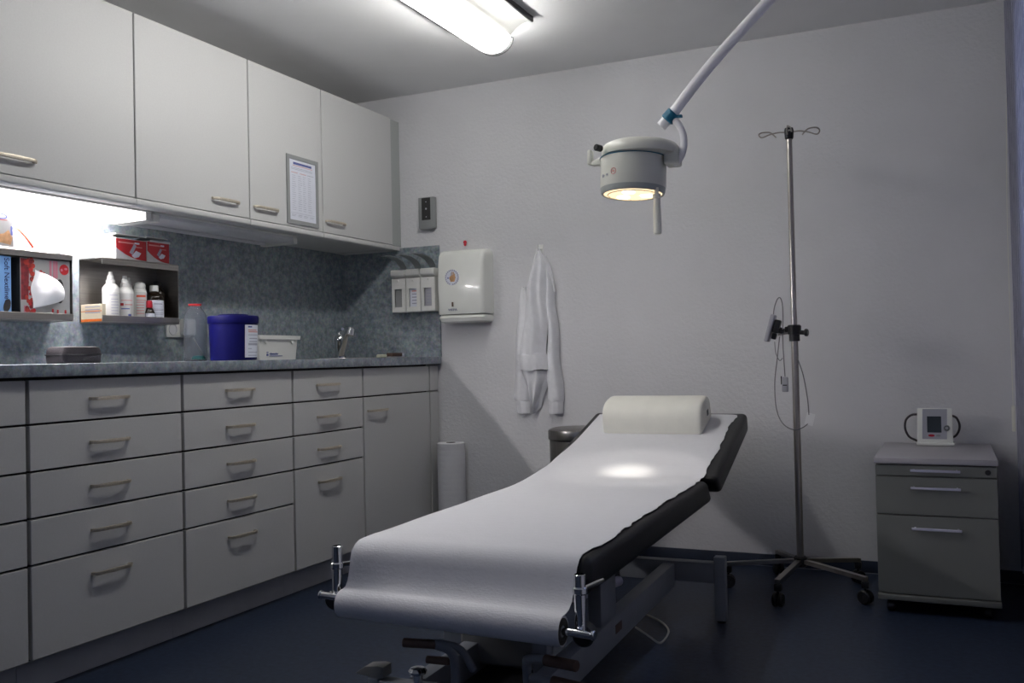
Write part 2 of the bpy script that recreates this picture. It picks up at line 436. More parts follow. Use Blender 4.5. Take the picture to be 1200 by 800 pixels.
# ------------------------------------------------------------------ strip lights under the wall cabinets
def strip_light(y0, y1, lit, label):
    t = thing('strip_light', label, 'lamp', (.23, (y0+y1)/2, 1.516), group='strip lights under the wall cabinets')
    build(B(M['white']).box((.085, y0, 1.514), (.295, y1, 1.5225), .003), 'housing', t)
    n = 12; rs = []
    for y in (y0+.03, y1-.03):
        rs.append([(.220+.072*math.cos(PI*k/n), y, 1.5135-.022*math.sin(PI*k/n)**.45) for k in range(n+1)])
    build(B(M['em_cover'] if lit else M['opal']).rings(rs), 'diffuser', t)
    build(B(M['em_strip'] if lit else M['opal']).cyl((.120,y0+.03,1.4985),(.120,y1-.03,1.4985),.0115,seg=16), 'tube', t)
    for ya, yb in ((y0, y0+.029), (y1-.029, y1)): build(B(M['white']).box((.100, ya, 1.484), (.292, yb, 1.5137), .004), 'end_cap', t)
    return t
strip_light(-2.72, -1.645, True, 'glowing strip light under the wall cabinets at the left')
strip_light(-1.635, -.78, False, 'unlit grey strip light under the wall cabinets')

# ------------------------------------------------------------------ steel shelves on the splash panel
def steel_shelf(y0, y1, label, far_end=True):
    t = thing('steel_shelf', label, 'shelf', (.01, (y0+y1)/2, 1.11), group='steel shelves on the splash panel')
    build(B(M['steel']).box((.0105, y0, 1.111), (.0125, y1, 1.354)), 'back_panel', t)
    b = B(M['steel']); b.box((.0127, y0, 1.350), (.13, y1, 1.354), .0008, 1); b.box((.128, y0, 1.329), (.131, y1, 1.3495), .0008, 1)
    build(b, 'top_shelf', t)
    b = B(M['steel']); b.box((.0127, y0, 1.110), (.13, y1, 1.1135), .0008, 1); b.box((.128, y0, 1.114), (.131, y1, 1.137), .0008, 1)
    build(b, 'bottom_shelf', t)
    build(B(M['steel']).box((.0127, y1-.002, 1.114), (.1275, y1, 1.3495)), 'end_panel', t)
    return t
s1 = steel_shelf(-2.30, -1.862, 'steel wall shelf holding the glove boxes, at the left')
s2 = steel_shelf(-1.735, -1.35, 'steel wall shelf holding the bottles')
text('engraving', 'S3', .026, (.1312, -1.935, 1.3325), (0,1,0), (0,0,1), M['silver'], s1, align='LEFT')

# things on and in the left shelf
t = thing('glove_carton', 'light blue carton standing in the left steel shelf', 'carton', (.07, -2.16, 1.114))
build(B(M['cartonblue']).box((.02, -2.215, 1.1142), (.124, -2.1025, 1.325), .002, 1), 'carton', t)
text('lettering', 'Soft Nextline®', .026, (.1244, -2.128, 1.318), (0,0,-1), (0,1,0), M['inknavy'], t)
b = B(M['brightblue'], M['inkblack'])
b.prism([(.1242,-2.215,1.1150),(.1242,-2.12,1.1150),(.1242,-2.15,1.145),(.1242,-2.215,1.175)], (.0005,0,0))
b.m(1).prism([(.1242, -2.12+.014*math.cos(a), 1.157+.021*math.sin(a)+.008*math.cos(a)) for a in [2*PI*k/16 for k in range(16)]], (.0006,0,0))
build(b, 'print', t)
t = thing('tissue_carton', 'red and pink printed tissue carton with a white tissue pulled out', 'tissue carton', (.07, -1.98, 1.114))
ya, yb = -2.068, -1.868
build(B(M['cartongrey']).box((.02, ya, 1.1142), (.122, yb, 1.326), .002, 1), 'carton', t)
build(B(M['inkblack']).box((.022, ya-.0006, 1.116), (.121, ya-.0001, 1.325)), 'dark_side_and_shadow', t)  # dark carton side, its black also standing for the shadow in the gap
b = B(M['berry'], M['pink'], M['red'], M['inkblack'], M['berrydark'], M['skin'])
xs = .1222
b.m(4).prism([(xs,ya+.002,1.18),(xs,ya+.03,1.18),(xs,ya+.035,1.322),(xs,ya+.002,1.322)], (.0003,0,0))
for k in range(60):
    z = random.uniform(1.12, 1.322); y = -2.033 + random.gauss(0, .008) + .012*math.sin((z-1.12)*16)
    r = random.uniform(.005, .0095)
    b.m(random.choice((0, 0, 0, 2, 4))).prism([(xs, y+r*math.cos(2*PI*q/9), z+r*math.sin(2*PI*q/9)) for q in range(9)], (.0004+.0009*random.random(),0,0))
for k in range(10):
    z = 1.272+random.gauss(0,.005); y = -1.99+random.gauss(0,.012)
    b.m(2).prism([(xs, y+.006*math.cos(2*PI*q/9), z+.006*math.sin(2*PI*q/9)) for q in range(9)], (.0006+.0006*random.random(),0,0))
for y in (-1.953, -1.938, -1.928): b.m(1).box((xs, y, 1.262), (xs+.0005, y+.008, 1.322))
build(b, 'print', t); b = B(M['berry'], M['pink'], M['red'], M['inkblack'])
b.m(2).prism([(xs, -1.893+.019*math.cos(2*PI*q/24), 1.294+.019*math.sin(2*PI*q/24)) for q in range(24)], (.0006,0,0))
b.m(1).prism([(xs+.0005, -1.904+.005*math.cos(2*PI*q/12), 1.292+.005*math.sin(2*PI*q/12)) for q in range(12)], (.0004,0,0))
b.m(1).prism([(xs+.0005, -1.886+.007*math.cos(2*PI*q/12), 1.297+.004*math.sin(2*PI*q/12)) for q in range(12)], (.0004,0,0))
build(b, 'round_emblem', t); b = B(M['berry'], M['pink'], M['red'], M['inkblack'])
for y, z0, z1 in ((-1.945,1.140,1.152),(-1.925,1.117,1.15),(-1.893,1.117,1.15)): b.m(2).box((xs, y, z0), (xs+.0005, y+.007, z1))
b.m(2).box((xs, -2.02, 1.117), (xs+.0005, -1.95, 1.1205)); b.m(1).box((xs, -2.055, 1.117), (xs+.0004, -2.04, 1.16))
b.m(3).prism([(xs,-1.99,1.124),(xs,-1.955,1.1345),(xs,-1.955,1.136),(xs,-1.99,1.126)], (.0006,0,0))
build(b, 'lettering', t)
# dark oval opening
b = B(M['inkblack'])
b.prism([(xs+.0004, -1.912+.017*math.cos(2*PI*q/24), 1.216+.043*math.sin(2*PI*q/24)) for q in range(24)], (.0006,0,0)); build(b, 'opening', t)
# the pulled tissue: a crumpled leaf of paper
b = B(M['tissue']); rows = []
nu, nv = 22, 20
for i in range(nu+1):
    u = i/nu; row = []
    for j in range(nv+1):
        v = j/nv
        top = 1.226 + .060*u**.8; bot = 1.186 - .034*u**.9
        z = bot + (top-bot)*v
        y = -1.905 - .112*u - .010*math.sin(3*v+.5)*u + .004*math.sin(9*v)*u
        x = .125 + .034*math.sin(PI*min(1,.12+u*.85))*(.55+.45*math.sin(PI*v)) + .0045*abs(math.sin(4.4*v+1.2*u))*u**.5 - .012*u*u
        row.append((max(x,.1240), y, z))
    rows.append(row)
b.grid(rows); o = build(b, 'tissue', t, ang=60)
md = o.modifiers.new('thickness', 'SOLIDIFY'); md.thickness = .0012; md.offset = 1
t = thing('glove_box', 'pale grey carton with a blue oval logo standing on the left steel shelf', 'carton', (.07, -2.16, 1.3545))
build(B(M['cartongrey']).box((.03, -2.225, 1.3545), (.125, -2.094, 1.475), .002, 1), 'carton', t)
b = B(M['ink'], M['label'], M['skin'], M['red'])
xs = .1252
b.prism([(xs, -2.145+.029*math.cos(2*PI*q/24), 1.4555+.010*math.sin(2*PI*q/24)) for q in range(24)], (.0004,0,0))
b.m(1).prism([(xs+.0004, -2.145+.023*math.cos(2*PI*q/24), 1.4555+.006*math.sin(2*PI*q/24)) for q in range(24)], (.0003,0,0))
b.m(3).box((xs, -2.17, 1.4425), (xs+.0004, -2.117, 1.4445))
b.m(2).prism([(xs,-2.16,1.370),(xs,-2.105,1.362),(xs,-2.098,1.385),(xs,-2.112,1.412),(xs,-2.13,1.398),(xs,-2.16,1.392)], (.0004,0,0))
b.m(0).box((xs,-2.104,1.395),(xs+.0005,-2.096,1.425))
build(b, 'print', t)
t = thing('tissue_pack', 'white soft pack with a slanting red stripe lying on the left steel shelf', 'pack', (.07, -2.03, 1.3545))
b = B(M['tissue']); rs = []
for k, (s_, zz) in enumerate(((.0, .0), (1, .002), (.96, .03), (.72, .055), (.45, .068))):
    if k == 0: continue
    rs.append([(.07+.05*s_*math.cos(2*PI*q/24), -2.03+.06*s_*math.sin(2*PI*q/24)*1.0 - .3*zz, 1.3545+zz) for q in range(24)])
b.rings(rs); build(b, 'pack', t)
b = B(M['orangered']); b.tube([(.105,-2.07,1.424),(.116,-2.062,1.415),(.122,-2.04,1.390),(.124,-2.018,1.362)], .0042, 8); build(b, 'stripe', t)
o = build(B(M['label']).box((.095, -1.995, 1.3545), (.129, -1.935, 1.3568), .0008, 1), 'paper_slip'); tag(o, 'thin white slip lying at the right end of the left steel shelf', 'slip')

# boxes on the bottle shelf
def bandage_box(y0, y1, z1, label, lid):
    t = thing('bandage_box', label, 'carton', (.07, (y0+y1)/2, 1.3545), group='bandage boxes on the bottle shelf')
    build(B(M['cartonwhite']).box((.016, y0, 1.3545), (.128, y1, z1), .0015, 1), 'carton', t)
    b = B(M['red']); xs = .1282; L = y1-y0; hh = z1-1.3545; P = [(xs,y0+.0015,z1-.002)]
    for k in range(13):
        u = k/12; P.append((xs, y0+.0015+(L-.003)*u, 1.3555+hh*.52*(1-u)**2.2))
    P.append((xs, y1-.0015, z1-.002)); b.prism(P, (.0005,0,0)); build(b, 'red_print', t, label='red curved print')
    b = B(M['inkgrey'], M['label'], M['inkred']); xs2 = .1289; yc = y0+L*.62; zc = 1.3545+hh*.42; q = L*.13
    b.m(0).prism([(xs2,yc-q*1.5,zc-q*.3),(xs2,yc-q*.3,zc+q*1.5),(xs2,yc+q*.3,zc+q*1.2),(xs2,yc-q*.7,zc-q*.7)], (.0003,0,0))
    b.m(1).prism([(xs2,yc-q*.9,zc-q*.9),(xs2,yc+q*.2,zc+q*.2),(xs2,yc+q*1.5,zc-q*.2),(xs2,yc+q*.9,zc-q*1.0),(xs2,yc-q*.2,zc-q*1.3)], (.0003,0,0))
    b.m(2).box((xs2,y0+L*.08,z1-.018),(xs2+.0003,y0+L*.74,z1-.013)); b.m(1).box((xs2,y0+L*.6,z1-.0165),(xs2+.0004,y0+L*.76,z1-.011))
    b.m(2).box((xs2,y0+L*.62,z1-.03),(xs2+.0003,y0+L*.85,z1-.027))
    build(b, 'picture', t)
    if lid == 'flap':
        b = B(M['cartonwhite']); b.prism([(.03,y0-.012,z1+.012),(.132,y0-.002,z1+.014),(.134,y1-.004,z1+.012),(.04,y1-.004,z1+.02)], (0,0,.003)); b.prism([(.03,y0,z1+.0005),(.12,y0,z1+.0005),(.12,y0-.012,z1+.012),(.03,y0-.012,z1+.012)], (0,0,.0012)); b.box((.02,y0+.004,z1+.0004),(.024,y1-.004,z1+.017))
    else:
        b = B(M['cartonwhite']); b.prism([(.016,y0+.002,z1+.0005),(.016,y1,z1+.0005),(.118,y1+.003,z1+.016),(.118,y0+.004,z1+.016)], (0,0,.003)); b.box((.1285,y0+.012,z1-.003),(.1315,y1+.003,z1+.005))
    build(b, 'lid', t)
bandage_box(-1.667, -1.517, 1.434, 'larger red and white bandage box with an open flap on the bottle shelf', 'flap')
bandage_box(-1.514, -1.398, 1.437, 'smaller red and white bandage box with an open lid on the bottle shelf', 'lid')
t = thing('small_carton', 'small cream and orange carton at the left end of the bottle shelf', 'carton', (.075, -1.722, 1.1139))
build(B(M['cartoncream']).box((.016, -1.7345, 1.1139), (.127, -1.716, 1.1795), .001, 1), 'carton', t)
b = B(M['orange'], M['inkgrey']); yy = -1.7352
b.box((.018, yy, 1.1145), (.126, yy+.0006, 1.124)); b.m(1)
for z in (1.168, 1.157, 1.146): b.box((.04, yy, z), (.118, yy+.0006, z+.004))
b.m(0).box((.018, yy, 1.152), (.126, yy+.0006, 1.1545))
build(b, 'print', t)

# bottles
def bottle(name, label, x, y, prof_body, mb, prof_cap, mc, lab=None, cat='bottle', group=None, marks=()):
    z0 = 1.1140
    t = thing(name, label, cat, (x, y, z0), group=group)
    build(B(mb).lathe([(r, z0+z) for r, z in prof_body], (x, y, 0)), 'body', t)
    build(B(mc).lathe([(r, z0+z) for r, z in prof_cap], (x, y, 0)), 'cap', t)
    if lab:
        r, za, zb2, m, a0, a1 = lab
        n = 18
        def band(ra, rb, z0_, z1_, A0, A1, mm, nm):
            bb = B(mm); rs = []
            for rr, zz in ((ra,z0_),(rb,z0_),(rb,z1_),(ra,z1_)):
                rs.append([(x+rr*math.cos(A0+(A1-A0)*k/n), y+rr*math.sin(A0+(A1-A0)*k/n), z0+zz) for k in range(n+1)])
            rs.append(rs[0]); bb.rings(rs, False, False, closed=False); return bb
        build(band(r, r+.0006, za, zb2, a0, a1, m, 'label'), 'label', t)
        for (zz, hh, A0, A1, mm) in marks:
            build(band(r+.0004, r+.0011, zz, zz+hh, A0, A1, mm, 'm'), 'label_print', t)
    return t
spray_body = [(.006,.0),(.0305,.001),(.0308,.004),(.0308,.124),(.0295,.132),(.022,.142),(.0165,.147)]
spray_cap = [(.017,.1472),(.017,.160),(.0135,.163),(.012,.176),(.0085,.18),(.008,.192),(.002,.193)]
MK = [(.10,.003,-.9,.1,M['inkgrey'])] + [(.085-.011*k,.003,-.7,.2,M['inkgrey']) for k in range(6)]
bottle('spray_bottle', group='spray bottles on the steel shelf', label='white spray bottle, tallest and leftmost on the bottle shelf', x=.085, y=-1.655, prof_body=spray_body, mb=M['white'], prof_cap=spray_cap, mc=M['white'], lab=(.0309,.02,.112,M['cartonwhite'],-1.3,.8), marks=MK)
bottle('spray_bottle', group='spray bottles on the steel shelf', label='white spray bottle with red and blue print, second from the left on the bottle shelf', x=.085, y=-1.587, prof_body=[(r,z*.94) for r,z in spray_body], mb=M['white'], prof_cap=[(r,z*.955-.002) for r,z in spray_cap], mc=M['white'], lab=(.0309,.015,.112,M['cartonwhite'],-1.4,.8),
       marks=[(.083,.003,-1.2,.2,M['inkred']),(.064,.010,-1.3,-.9,M['red']),(.066,.004,-.8,.2,M['inkred']),(.05,.004,-1.2,-.2,M['ink']),(.02,.012,-.4,0,M['ink'])])
bottle('spray_bottle', group='spray bottles on the steel shelf', label='slimmer white spray bottle half hidden behind the second one', x=.048, y=-1.535, prof_body=[(r*.75,z*.95) for r,z in spray_body], mb=M['white'], prof_cap=[(r*.8,z*.95-.003) for r,z in spray_cap], mc=M['white'])
bottle('round_cap_bottle', 'white bottle with a round cap and an orange label stripe', .075, -1.505, [(.006,0),(.025,.001),(.026,.004),(.026,.128),(.024,.134),(.019,.137)], M['white'],
       [(.0215,.1372),(.0225,.14),(.0225,.150),(.019,.158),(.008,.163),(.001,.164)], M['white'], (.0261,.012,.122,M['cartonwhite'],-1.4,.8),
       marks=[(.102,.008,-1.2,.2,M['orangered']),(.088,.003,-1.2,.3,M['inkred'])]+[(.08-.011*k,.003,-1.2,-.1,M['inkred']) for k in range(5)])
bottle('dropper_bottle', 'tiny brown bottle with a red cap at the front of the shelf', .104, -1.484, [(.005,0),(.0185,.001),(.02,.004),(.02,.042),(.014,.056),(.010,.060)], M['brownglass'],
       [(.0112,.0602),(.0125,.061),(.0125,.082),(.0105,.089),(.002,.090)], M['redpin'], (.0202,.006,.038,M['label'],-1.5,.9), marks=[(.02,.002,-.8,.4,M['inkgrey']),(.012,.002,-.8,.4,M['inkgrey'])])
bottle('medicine_bottle', 'brown medicine bottle with a white cap and white label', .082, -1.437, [(.008,0),(.034,.001),(.036,.005),(.036,.10),(.032,.112),(.020,.124),(.014,.128)], M['brownglass'],
       [(.0155,.1282),(.0175,.129),(.0175,.150),(.015,.153),(.002,.1535)], M['white'], (.0362,.008,.092,M['label'],-1.5,.85),
       marks=[(.075,.004,-.8,.2,M['inkgrey']),(.055,.002,-1.2,.5,M['inkgrey']),(.05,.002,-1.2,.4,M['inkgrey']),(.04,.002,-1.2,.5,M['inkgrey']),(.034,.002,-1.2,.3,M['inkgrey'])])
bottle('dark_bottle', 'tall black bottle at the right end of the bottle shelf', .045, -1.3855, [(.008,0),(.029,.001),(.0305,.005),(.0305,.115),(.028,.13),(.014,.145),(.012,.150)], M['brownglass'],
       [(.0128,.1502),(.0135,.151),(.0135,.172),(.012,.175),(.002,.1755)], M['black'], (.0307,.05,.085,M['cartonblue'],-1.6,-.9))

# ------------------------------------------------------------------ things on the worktop
WT = .9572
t = thing('hard_case', 'dark zipped hard case lying on the worktop under the left shelf', 'case', (.24, -1.955, WT))
b = B(M['casecloth']); rs = []
for s_, z in ((.93, .0003), (.985, .006), (1.0, .028), (.975, .046), (.92, .056), (.80, .0595)):
    rs.append([(.24+.055*s_*math.copysign(abs(math.cos(a))**.5, math.cos(a)), -1.955+.086*s_*math.copysign(abs(math.sin(a))**.45, math.sin(a)), WT+z) for a in [2*PI*k/40 for k in range(40)]])
b.rings(rs); build(b, 'shell', t)
b = B(M['black']); b.tube([(.24+.0565*math.copysign(abs(math.cos(a))**.5, math.cos(a)), -1.955+.088*math.copysign(abs(math.sin(a))**.45, math.sin(a)), WT+.031) for a in [2*PI*k/40 for k in range(41)]], .0018, 6, 1); build(b, 'zip', t)

t = thing('clear_bottle', 'tall clear plastic bottle with a red neck ring beside the blue bucket', 'bottle', (.20, -1.335, WT))
b = B(M['clear']); pr = [(.040,.0005),(.0455,.004),(.0455,.178),(.042,.193),(.032,.208),(.0245,.216),(.0235,.219),(.0235,.226)]
pi_ = [(.0215,.226),(.0215,.218),(.030,.2065),(.040,.192),(.0437,.178),(.0437,.006),(.01,.004)]
b.lathe([(r, WT+z) for r, z in pr+pi_], (.20,-1.335,0)); build(b, 'body', t)
build(B(M['red']).lathe([(.0238,WT+.2265),(.0262,WT+.2268),(.0262,WT+.234),(.0238,WT+.2345),(.021,WT+.234),(.021,WT+.227)], (.20,-1.335,0), caps=False), 'neck_ring', t, label='red neck ring')
b = B(M['mint']); b.lathe([(.001,WT+.0075),(.026,WT+.0075),(.029,WT+.012),(.022,WT+.022),(.001,WT+.025)], (.21,-1.33,0)); build(b, 'residue', t, label='teal lump at the bottom')
o = build(B(M['cablelight']).cyl((.222,-1.370,WT+.095), (.222,-1.305,WT+.012), .0028, seg=8), 'stick', t, label='pale stick')
o = None

t = thing('bucket', 'dark blue plastic bucket with lid and white label on the worktop', 'bucket', (.36, -1.292, WT))
bx, by = .36, -1.292
build(B(M['blue']).lathe([(.02,WT+.0004),(.088,WT+.001),(.0905,WT+.005),(.0955,WT+.150),(.0955,WT+.152)], (bx,by,0), seg=40), 'body', t)
build(B(M['blue']).lathe([(.094,WT+.148),(.099,WT+.149),(.1003,WT+.154),(.1010,WT+.172),(.099,WT+.1775),(.095,WT+.1795),(.060,WT+.181),(.060,WT+.1845),(.055,WT+.1865),(.001,WT+.1865)], (bx,by,0), seg=40), 'lid', t)
n = 16; A0, A1 = -.36, .62
def bband(r0, r1, za, zb2, A0, A1, m):
    bb = B(m); rs = []
    for (ra, zz) in ((r0,za),(r1,za),(r1,zb2),(r0,zb2)):
        # follow the slight taper
        rs.append([(bx+(ra+.0055*(zz-.005)/.145)*math.cos(A0+(A1-A0)*k/n), by+(ra+.0055*(zz-.005)/.145)*math.sin(A0+(A1-A0)*k/n), WT+zz) for k in range(n+1)])
    rs.append(rs[0]); bb.rings(rs, False, False, False); return bb
build(bband(.0907,.0913,.012,.142,A0,A1,M['label']), 'label', t)
for za, h_, a0, a1, m in ((.131,.006,-.22,.0,M['ink']),(.119,.004,-.22,.35,M['inkred']),(.112,.004,-.2,.5,M['inkred']),(.100,.003,-.2,.5,M['inkgrey']),(.085,.004,-.15,.5,M['inkgrey']),(.073,.004,-.15,.45,M['inkgrey']),(.06,.009,-.2,.5,M['inkgrey']),(.045,.003,-.2,0,M['inkgrey']),(.031,.003,-.2,.5,M['inkgrey']),(.018,.003,-.2,.4,M['inkgrey'])):
    build(bband(.0912,.0918,za,za+h_,a0,a1,m), 'label_print', t)

t = thing('instrument_tub', 'white plastic tub with lid and blue lettering on the worktop', 'tub', (.22, -.90, WT))
def taper_box(b, x0,x1,y0,y1,z0,z1,tx,ty,rad=.012):
    rs = []
    for f, z in ((0,z0),(1,z1)):
        P = []
        ax0,ax1,ay0,ay1 = x0+tx*(1-f), x1-tx*(1-f), y0+ty*(1-f), y1-ty*(1-f)
        for cx,cy,a in ((ax1-rad,ay1-rad,0),(ax0+rad,ay1-rad,PI/2),(ax0+rad,ay0+rad,PI),(ax1-rad,ay0+rad,1.5*PI)):
            for k in range(5): P.append((cx+rad*math.cos(a+PI/2*k/4), cy+rad*math.sin(a+PI/2*k/4), z))
        rs.append(P)
    b.rings(rs); return b
b = B(M['white']); taper_box(b, .150, .280, -1.043, -.772, WT+.0004, WT+.091, .005, .008); build(b, 'body', t)
b = B(M['white']); taper_box(b, .142, .289, -1.055, -.758, WT+.0912, WT+.108, .0, .004); taper_box(b, .165, .265, -1.02, -.80, WT+.1082, WT+.110, 0, 0); b.cyl((.235,-1.010,WT+.110),(.235,-1.010,WT+.128),.009,seg=14,bev=.002); build(b, 'lid', t)
for y in (-1.0, -.82): build(B(M['white']).cyl((.2795,y,WT+.078),(.288,y,WT+.078),.008,seg=12,bev=.002), 'clip_stud', t)
text('lettering', 'schumacher', .0145, (.2770, -.972, WT+.0235), (0,1,0), (0,.0,1), M['ink'], t, sx=.86, depth=.001)
b = B(M['ink']); b.box((.2755,-.990,WT+.032),(.2790,-.980,WT+.036)); b.box((.2755,-.990,WT+.0185),(.2790,-.980,WT+.028)); b.box((.2755,-.972,WT+.0165),(.2785,-.885,WT+.0195)); build(b, 'emblem', t)

t = thing('mixer_tap', 'chrome mixer tap with lever beside the sink', 'tap', (.16, -.37, WT))
b = B(M['chrome']); yc = -.295; xc = .17
b.lathe([(.030,WT+.0035),(.030,WT+.012),(.026,WT+.015),(.026,WT+.082),(.029,WT+.090),(.027,WT+.108),(.018,WT+.120),(.001,WT+.123)], (xc,yc,0)); build(b, 'body', t)
b = B(M['chrome']); b.tube([(xc+.012,yc-.01,WT+.02),(xc+.045,yc-.03,WT+.07),(xc+.075,yc-.05,WT+.115),(xc+.10,yc-.062,WT+.135)], lambda s: .016-.002*s, 14); b.cyl((xc+.112,yc-.060,WT+.155),(xc+.106,yc-.070,WT+.112),.024,.027,seg=20,bev=.006); build(b, 'spout', t)
b = B(M['chrome']); b.tube([(xc,yc,WT+.116),(xc-.012,yc+.004,WT+.132),(xc+.01,yc-.012,WT+.146),(xc+.04,yc-.03,WT+.150)], lambda s: .012-.004*s, 10); build(b, 'lever', t)
o = build(B(M['soapbar']).box((.525,-.505,WT+.0005),(.560,-.462,WT+.016),.005,3), 'soap_bar'); tag(o, 'small pale green soap piece at the worktop edge in front of the tap', 'soap')
t = thing('nail_brush', 'dark brown nail brush on the worktop near the back wall', 'brush', (.40,-.11,WT))
b = B(M['brown']); b.box((.345,-.135,WT+.006),(.385,-.04,WT+.025),.004); build(b, 'handle', t)
b = B(M['label']); b.box((.35,-.130,WT+.0004),(.38,-.039,WT+.006)); b.box((.35,-.0395,WT+.0004),(.38,-.013,WT+.020),.002); build(b, 'bristles', t, label='pale bristles')

t = thing('wall_socket', 'white wall socket under the right end of the bottle shelf', 'socket', (.012, -1.25, 1.093))
b = B(M['white']); b.box((.0104,-1.312,1.062),(.022,-1.176,1.128),.003); build(b, 'plate', t)
b = B(M['opal']); b.lathe([(.024,.0),(.024,.003),(.019,.0035),(.019,.0006),(.001,.0006)], (.0221,-1.278,1.095), (1,0,0)); build(b, 'insert', t)
b = B(M['white']); b.box((.0225,-1.242,1.070),(.062,-1.184,1.140),.006); build(b, 'plug_adapter', t)

# ------------------------------------------------------------------ things on the back wall
t = thing('wall_controller', 'grey wall control unit with a black touch strip above the soap dispensers', 'control unit', (.539, 0, 1.62))
b = B(M['silver']); b.prism([(.493,-.0006,1.628),(.505,-.0006,1.620),(.574,-.0006,1.620),(.586,-.0006,1.628),(.586,-.0006,1.787),(.493,-.0006,1.787)], (0,-.032,0), .003); build(b, 'housing', t)
build(B(M['inkblack']).box((.514,-.0345,1.668),(.566,-.0327,1.783),.0008,1), 'touch_strip', t)
b = B(M['silverface']); 
for z, r in ((1.762,.003),(1.726,.005),(1.684,.003)): b.cyl((.541,-.0347,z),(.541,-.0354,z),r,seg=12)
build(b, 'key', t)
t = thing('red_pin', 'small red push pin stuck in the wall above the paper towel dispenser', 'pin', (.752,0,1.539))
b = B(M['redpin']); b.lathe([(.004,0),(.008,.004),(.010,.010),(.006,.016),(.001,.017)], (.752,-.0005,1.539), (0,-1,0)); b.sphere((.753,-.012,1.529),.007,1,.8,1.4,8); build(b, 'head', t)

# three soap dispensers
for k, (x0, x1, lab) in enumerate(((.358,.440,'leftmost white soap dispenser, its window showing plain grey'),(.446,.528,'middle white soap dispenser of the three, between its two neighbours'),(.534,.616,'right soap dispenser of the three, next to the paper towel dispenser'))):
    t = thing('soap_dispenser', lab, 'soap dispenser', ((x0+x1)/2, -.05, 1.19), group='soap dispensers on the splash panel')
    yb, yf = -.0105, -.092
    zt_, zb2 = 1.412, 1.192
    b = B(M['white'])
    b.box((x0,yf,zb2),(x0+.006,yb,zt_-.045),.002,1); b.box((x1-.006,yf,zb2),(x1,yb,zt_-.045),.002,1)
    b.box((x0+.006,yf,zb2),(x1-.006,yb,zb2+.010),.001,1)
    b.box((x0+.006,-.022,zb2+.01),(x1-.006,yb,zt_-.045))
    b.box((x0+.006,yf,zb2+.010),(x0+.017,yf+.004,zt_-.046)); b.box((x1-.020,yf,zb2+.010),(x1-.006,yf+.004,zt_-.046))
    b.box((x0+.017,yf,zb2+.010),(x1-.020,yf+.004,zb2+.026)); b.box((x0+.017,yf,zb2+.120),(x1-.020,yf+.004,zt_-.046))
    build(b, 'housing', t)
    b = B(M['white']); b.prism([(x0,yb,zt_-.044),(x0,yf+.012,zt_-.044),(x0,yf-.010,zt_-.030),(x0,yf-.010,zt_-.006),(x0,yf-.002,zt_),(x0,yb,zt_)], (x1-x0,0,0), .003); build(b, 'pump_head', t)
    m_ = [M['framegrey'], M['label'], M['silverface']][k]
    b = B(m_); b.box((x0+.010,-.080,zb2+.011),(x1-.012,-.023,zb2+.135),.008,3); build(b, 'refill_bottle', t)
    if k:
        b = B(M['inkgrey'], M['inkred']); 
        for q in range(5): b.m(1 if (k == 1 and q == 0) else 0).box((x0+.028,-.0812,zb2+.104-.016*q),(x1-.026,-.0803,zb2+.110-.016*q))
        build(b, 'refill_label', t)
    b = B(M['white']); b.sphere(((x0+x1)/2,yf-.001,zt_-.058),.005,1,.6,1.2,8); build(b, 'nozzle', t)
    xm = (x0+x1)/2
    b = B(M['lever']); rs = []
    pts = [(-.028,1.413),(-.045,1.437),(-.080,1.459),(-.13,1.472),(-.18,1.476),(-.235,1.473)]
    for i, (y, z) in enumerate(pts):
        w = .016 + .006*math.sin(PI*i/5); th = .005-.0005*i
        rs.append([(xm-w,y,z-th),(xm+w,y,z-th),(xm+w,y,z+th*.4),(xm+w*.5,y,z+th),(xm-w*.5,y,z+th),(xm-w,y,z+th*.4)])
    b.rings(rs); build(b, 'arm_lever', t, label='grey curved arm lever')

# paper towel dispenser
t = thing('towel_dispenser', 'white paper towel dispenser with a round hand sticker on the back wall', 'towel dispenser', (.78, 0, 1.12))
b = B(M['offwhite'])
def disp_ring(z, yfront, inset=0.0):
    P = []; x0, x1 = .648+inset, .905-inset; r = .020
    P += [(x0,-.0006,z),(x0,yfront+.012,z)]
    for k in range(4): a = PI + PI/2*k/3; P.append((x0+.012+.012*math.cos(a), yfront+.012+.012*math.sin(a), z))
    for k in range(1,6): u = k/6; P.append((x0+.012+(x1-.020-x0-.012)*u, yfront-.006*math.sin(PI*u), z))
    for k in range(7): a = 1.5*PI + PI/2*k/6; P.append((x1-r+r*math.cos(a), yfront+r+r*math.sin(a), z))
    P.append((x1,-.0006,z))
    return P
b.rings([disp_ring(1.168,-.118,.001),disp_ring(1.172,-.120),disp_ring(1.30,-.124),disp_ring(1.42,-.118),disp_ring(1.465,-.110),disp_ring(1.484,-.098,.004),disp_ring(1.492,-.080,.010)])
build(b, 'cover', t)
b = B(M['offwhite']); b.rings([disp_ring(1.124,-.092,.02),disp_ring(1.132,-.112,.008),disp_ring(1.150,-.120,.002),disp_ring(1.160,-.116,.004),disp_ring(1.1665,-.100,.012)]); build(b, 'bottom_tray', t)
build(B(M['brown']).box((.733,-.1312,1.206),(.741,-.1245,1.228)), 'sight_slot', t)
text('lettering', 'WEPA', .017, (.7375,-.1295,1.184), (1,0,0), (0,0,1), M['inkgrey'], t, align='CENTER', sx=1.1, depth=.002)
cx_, cz_ = .737, 1.352; yy = -.1295
b = B(M['label'], M['ink'], M['skin'], M['inkgrey'])
b.m(0).cyl((cx_,yy+.006,cz_),(cx_,yy,cz_),.040,seg=32)
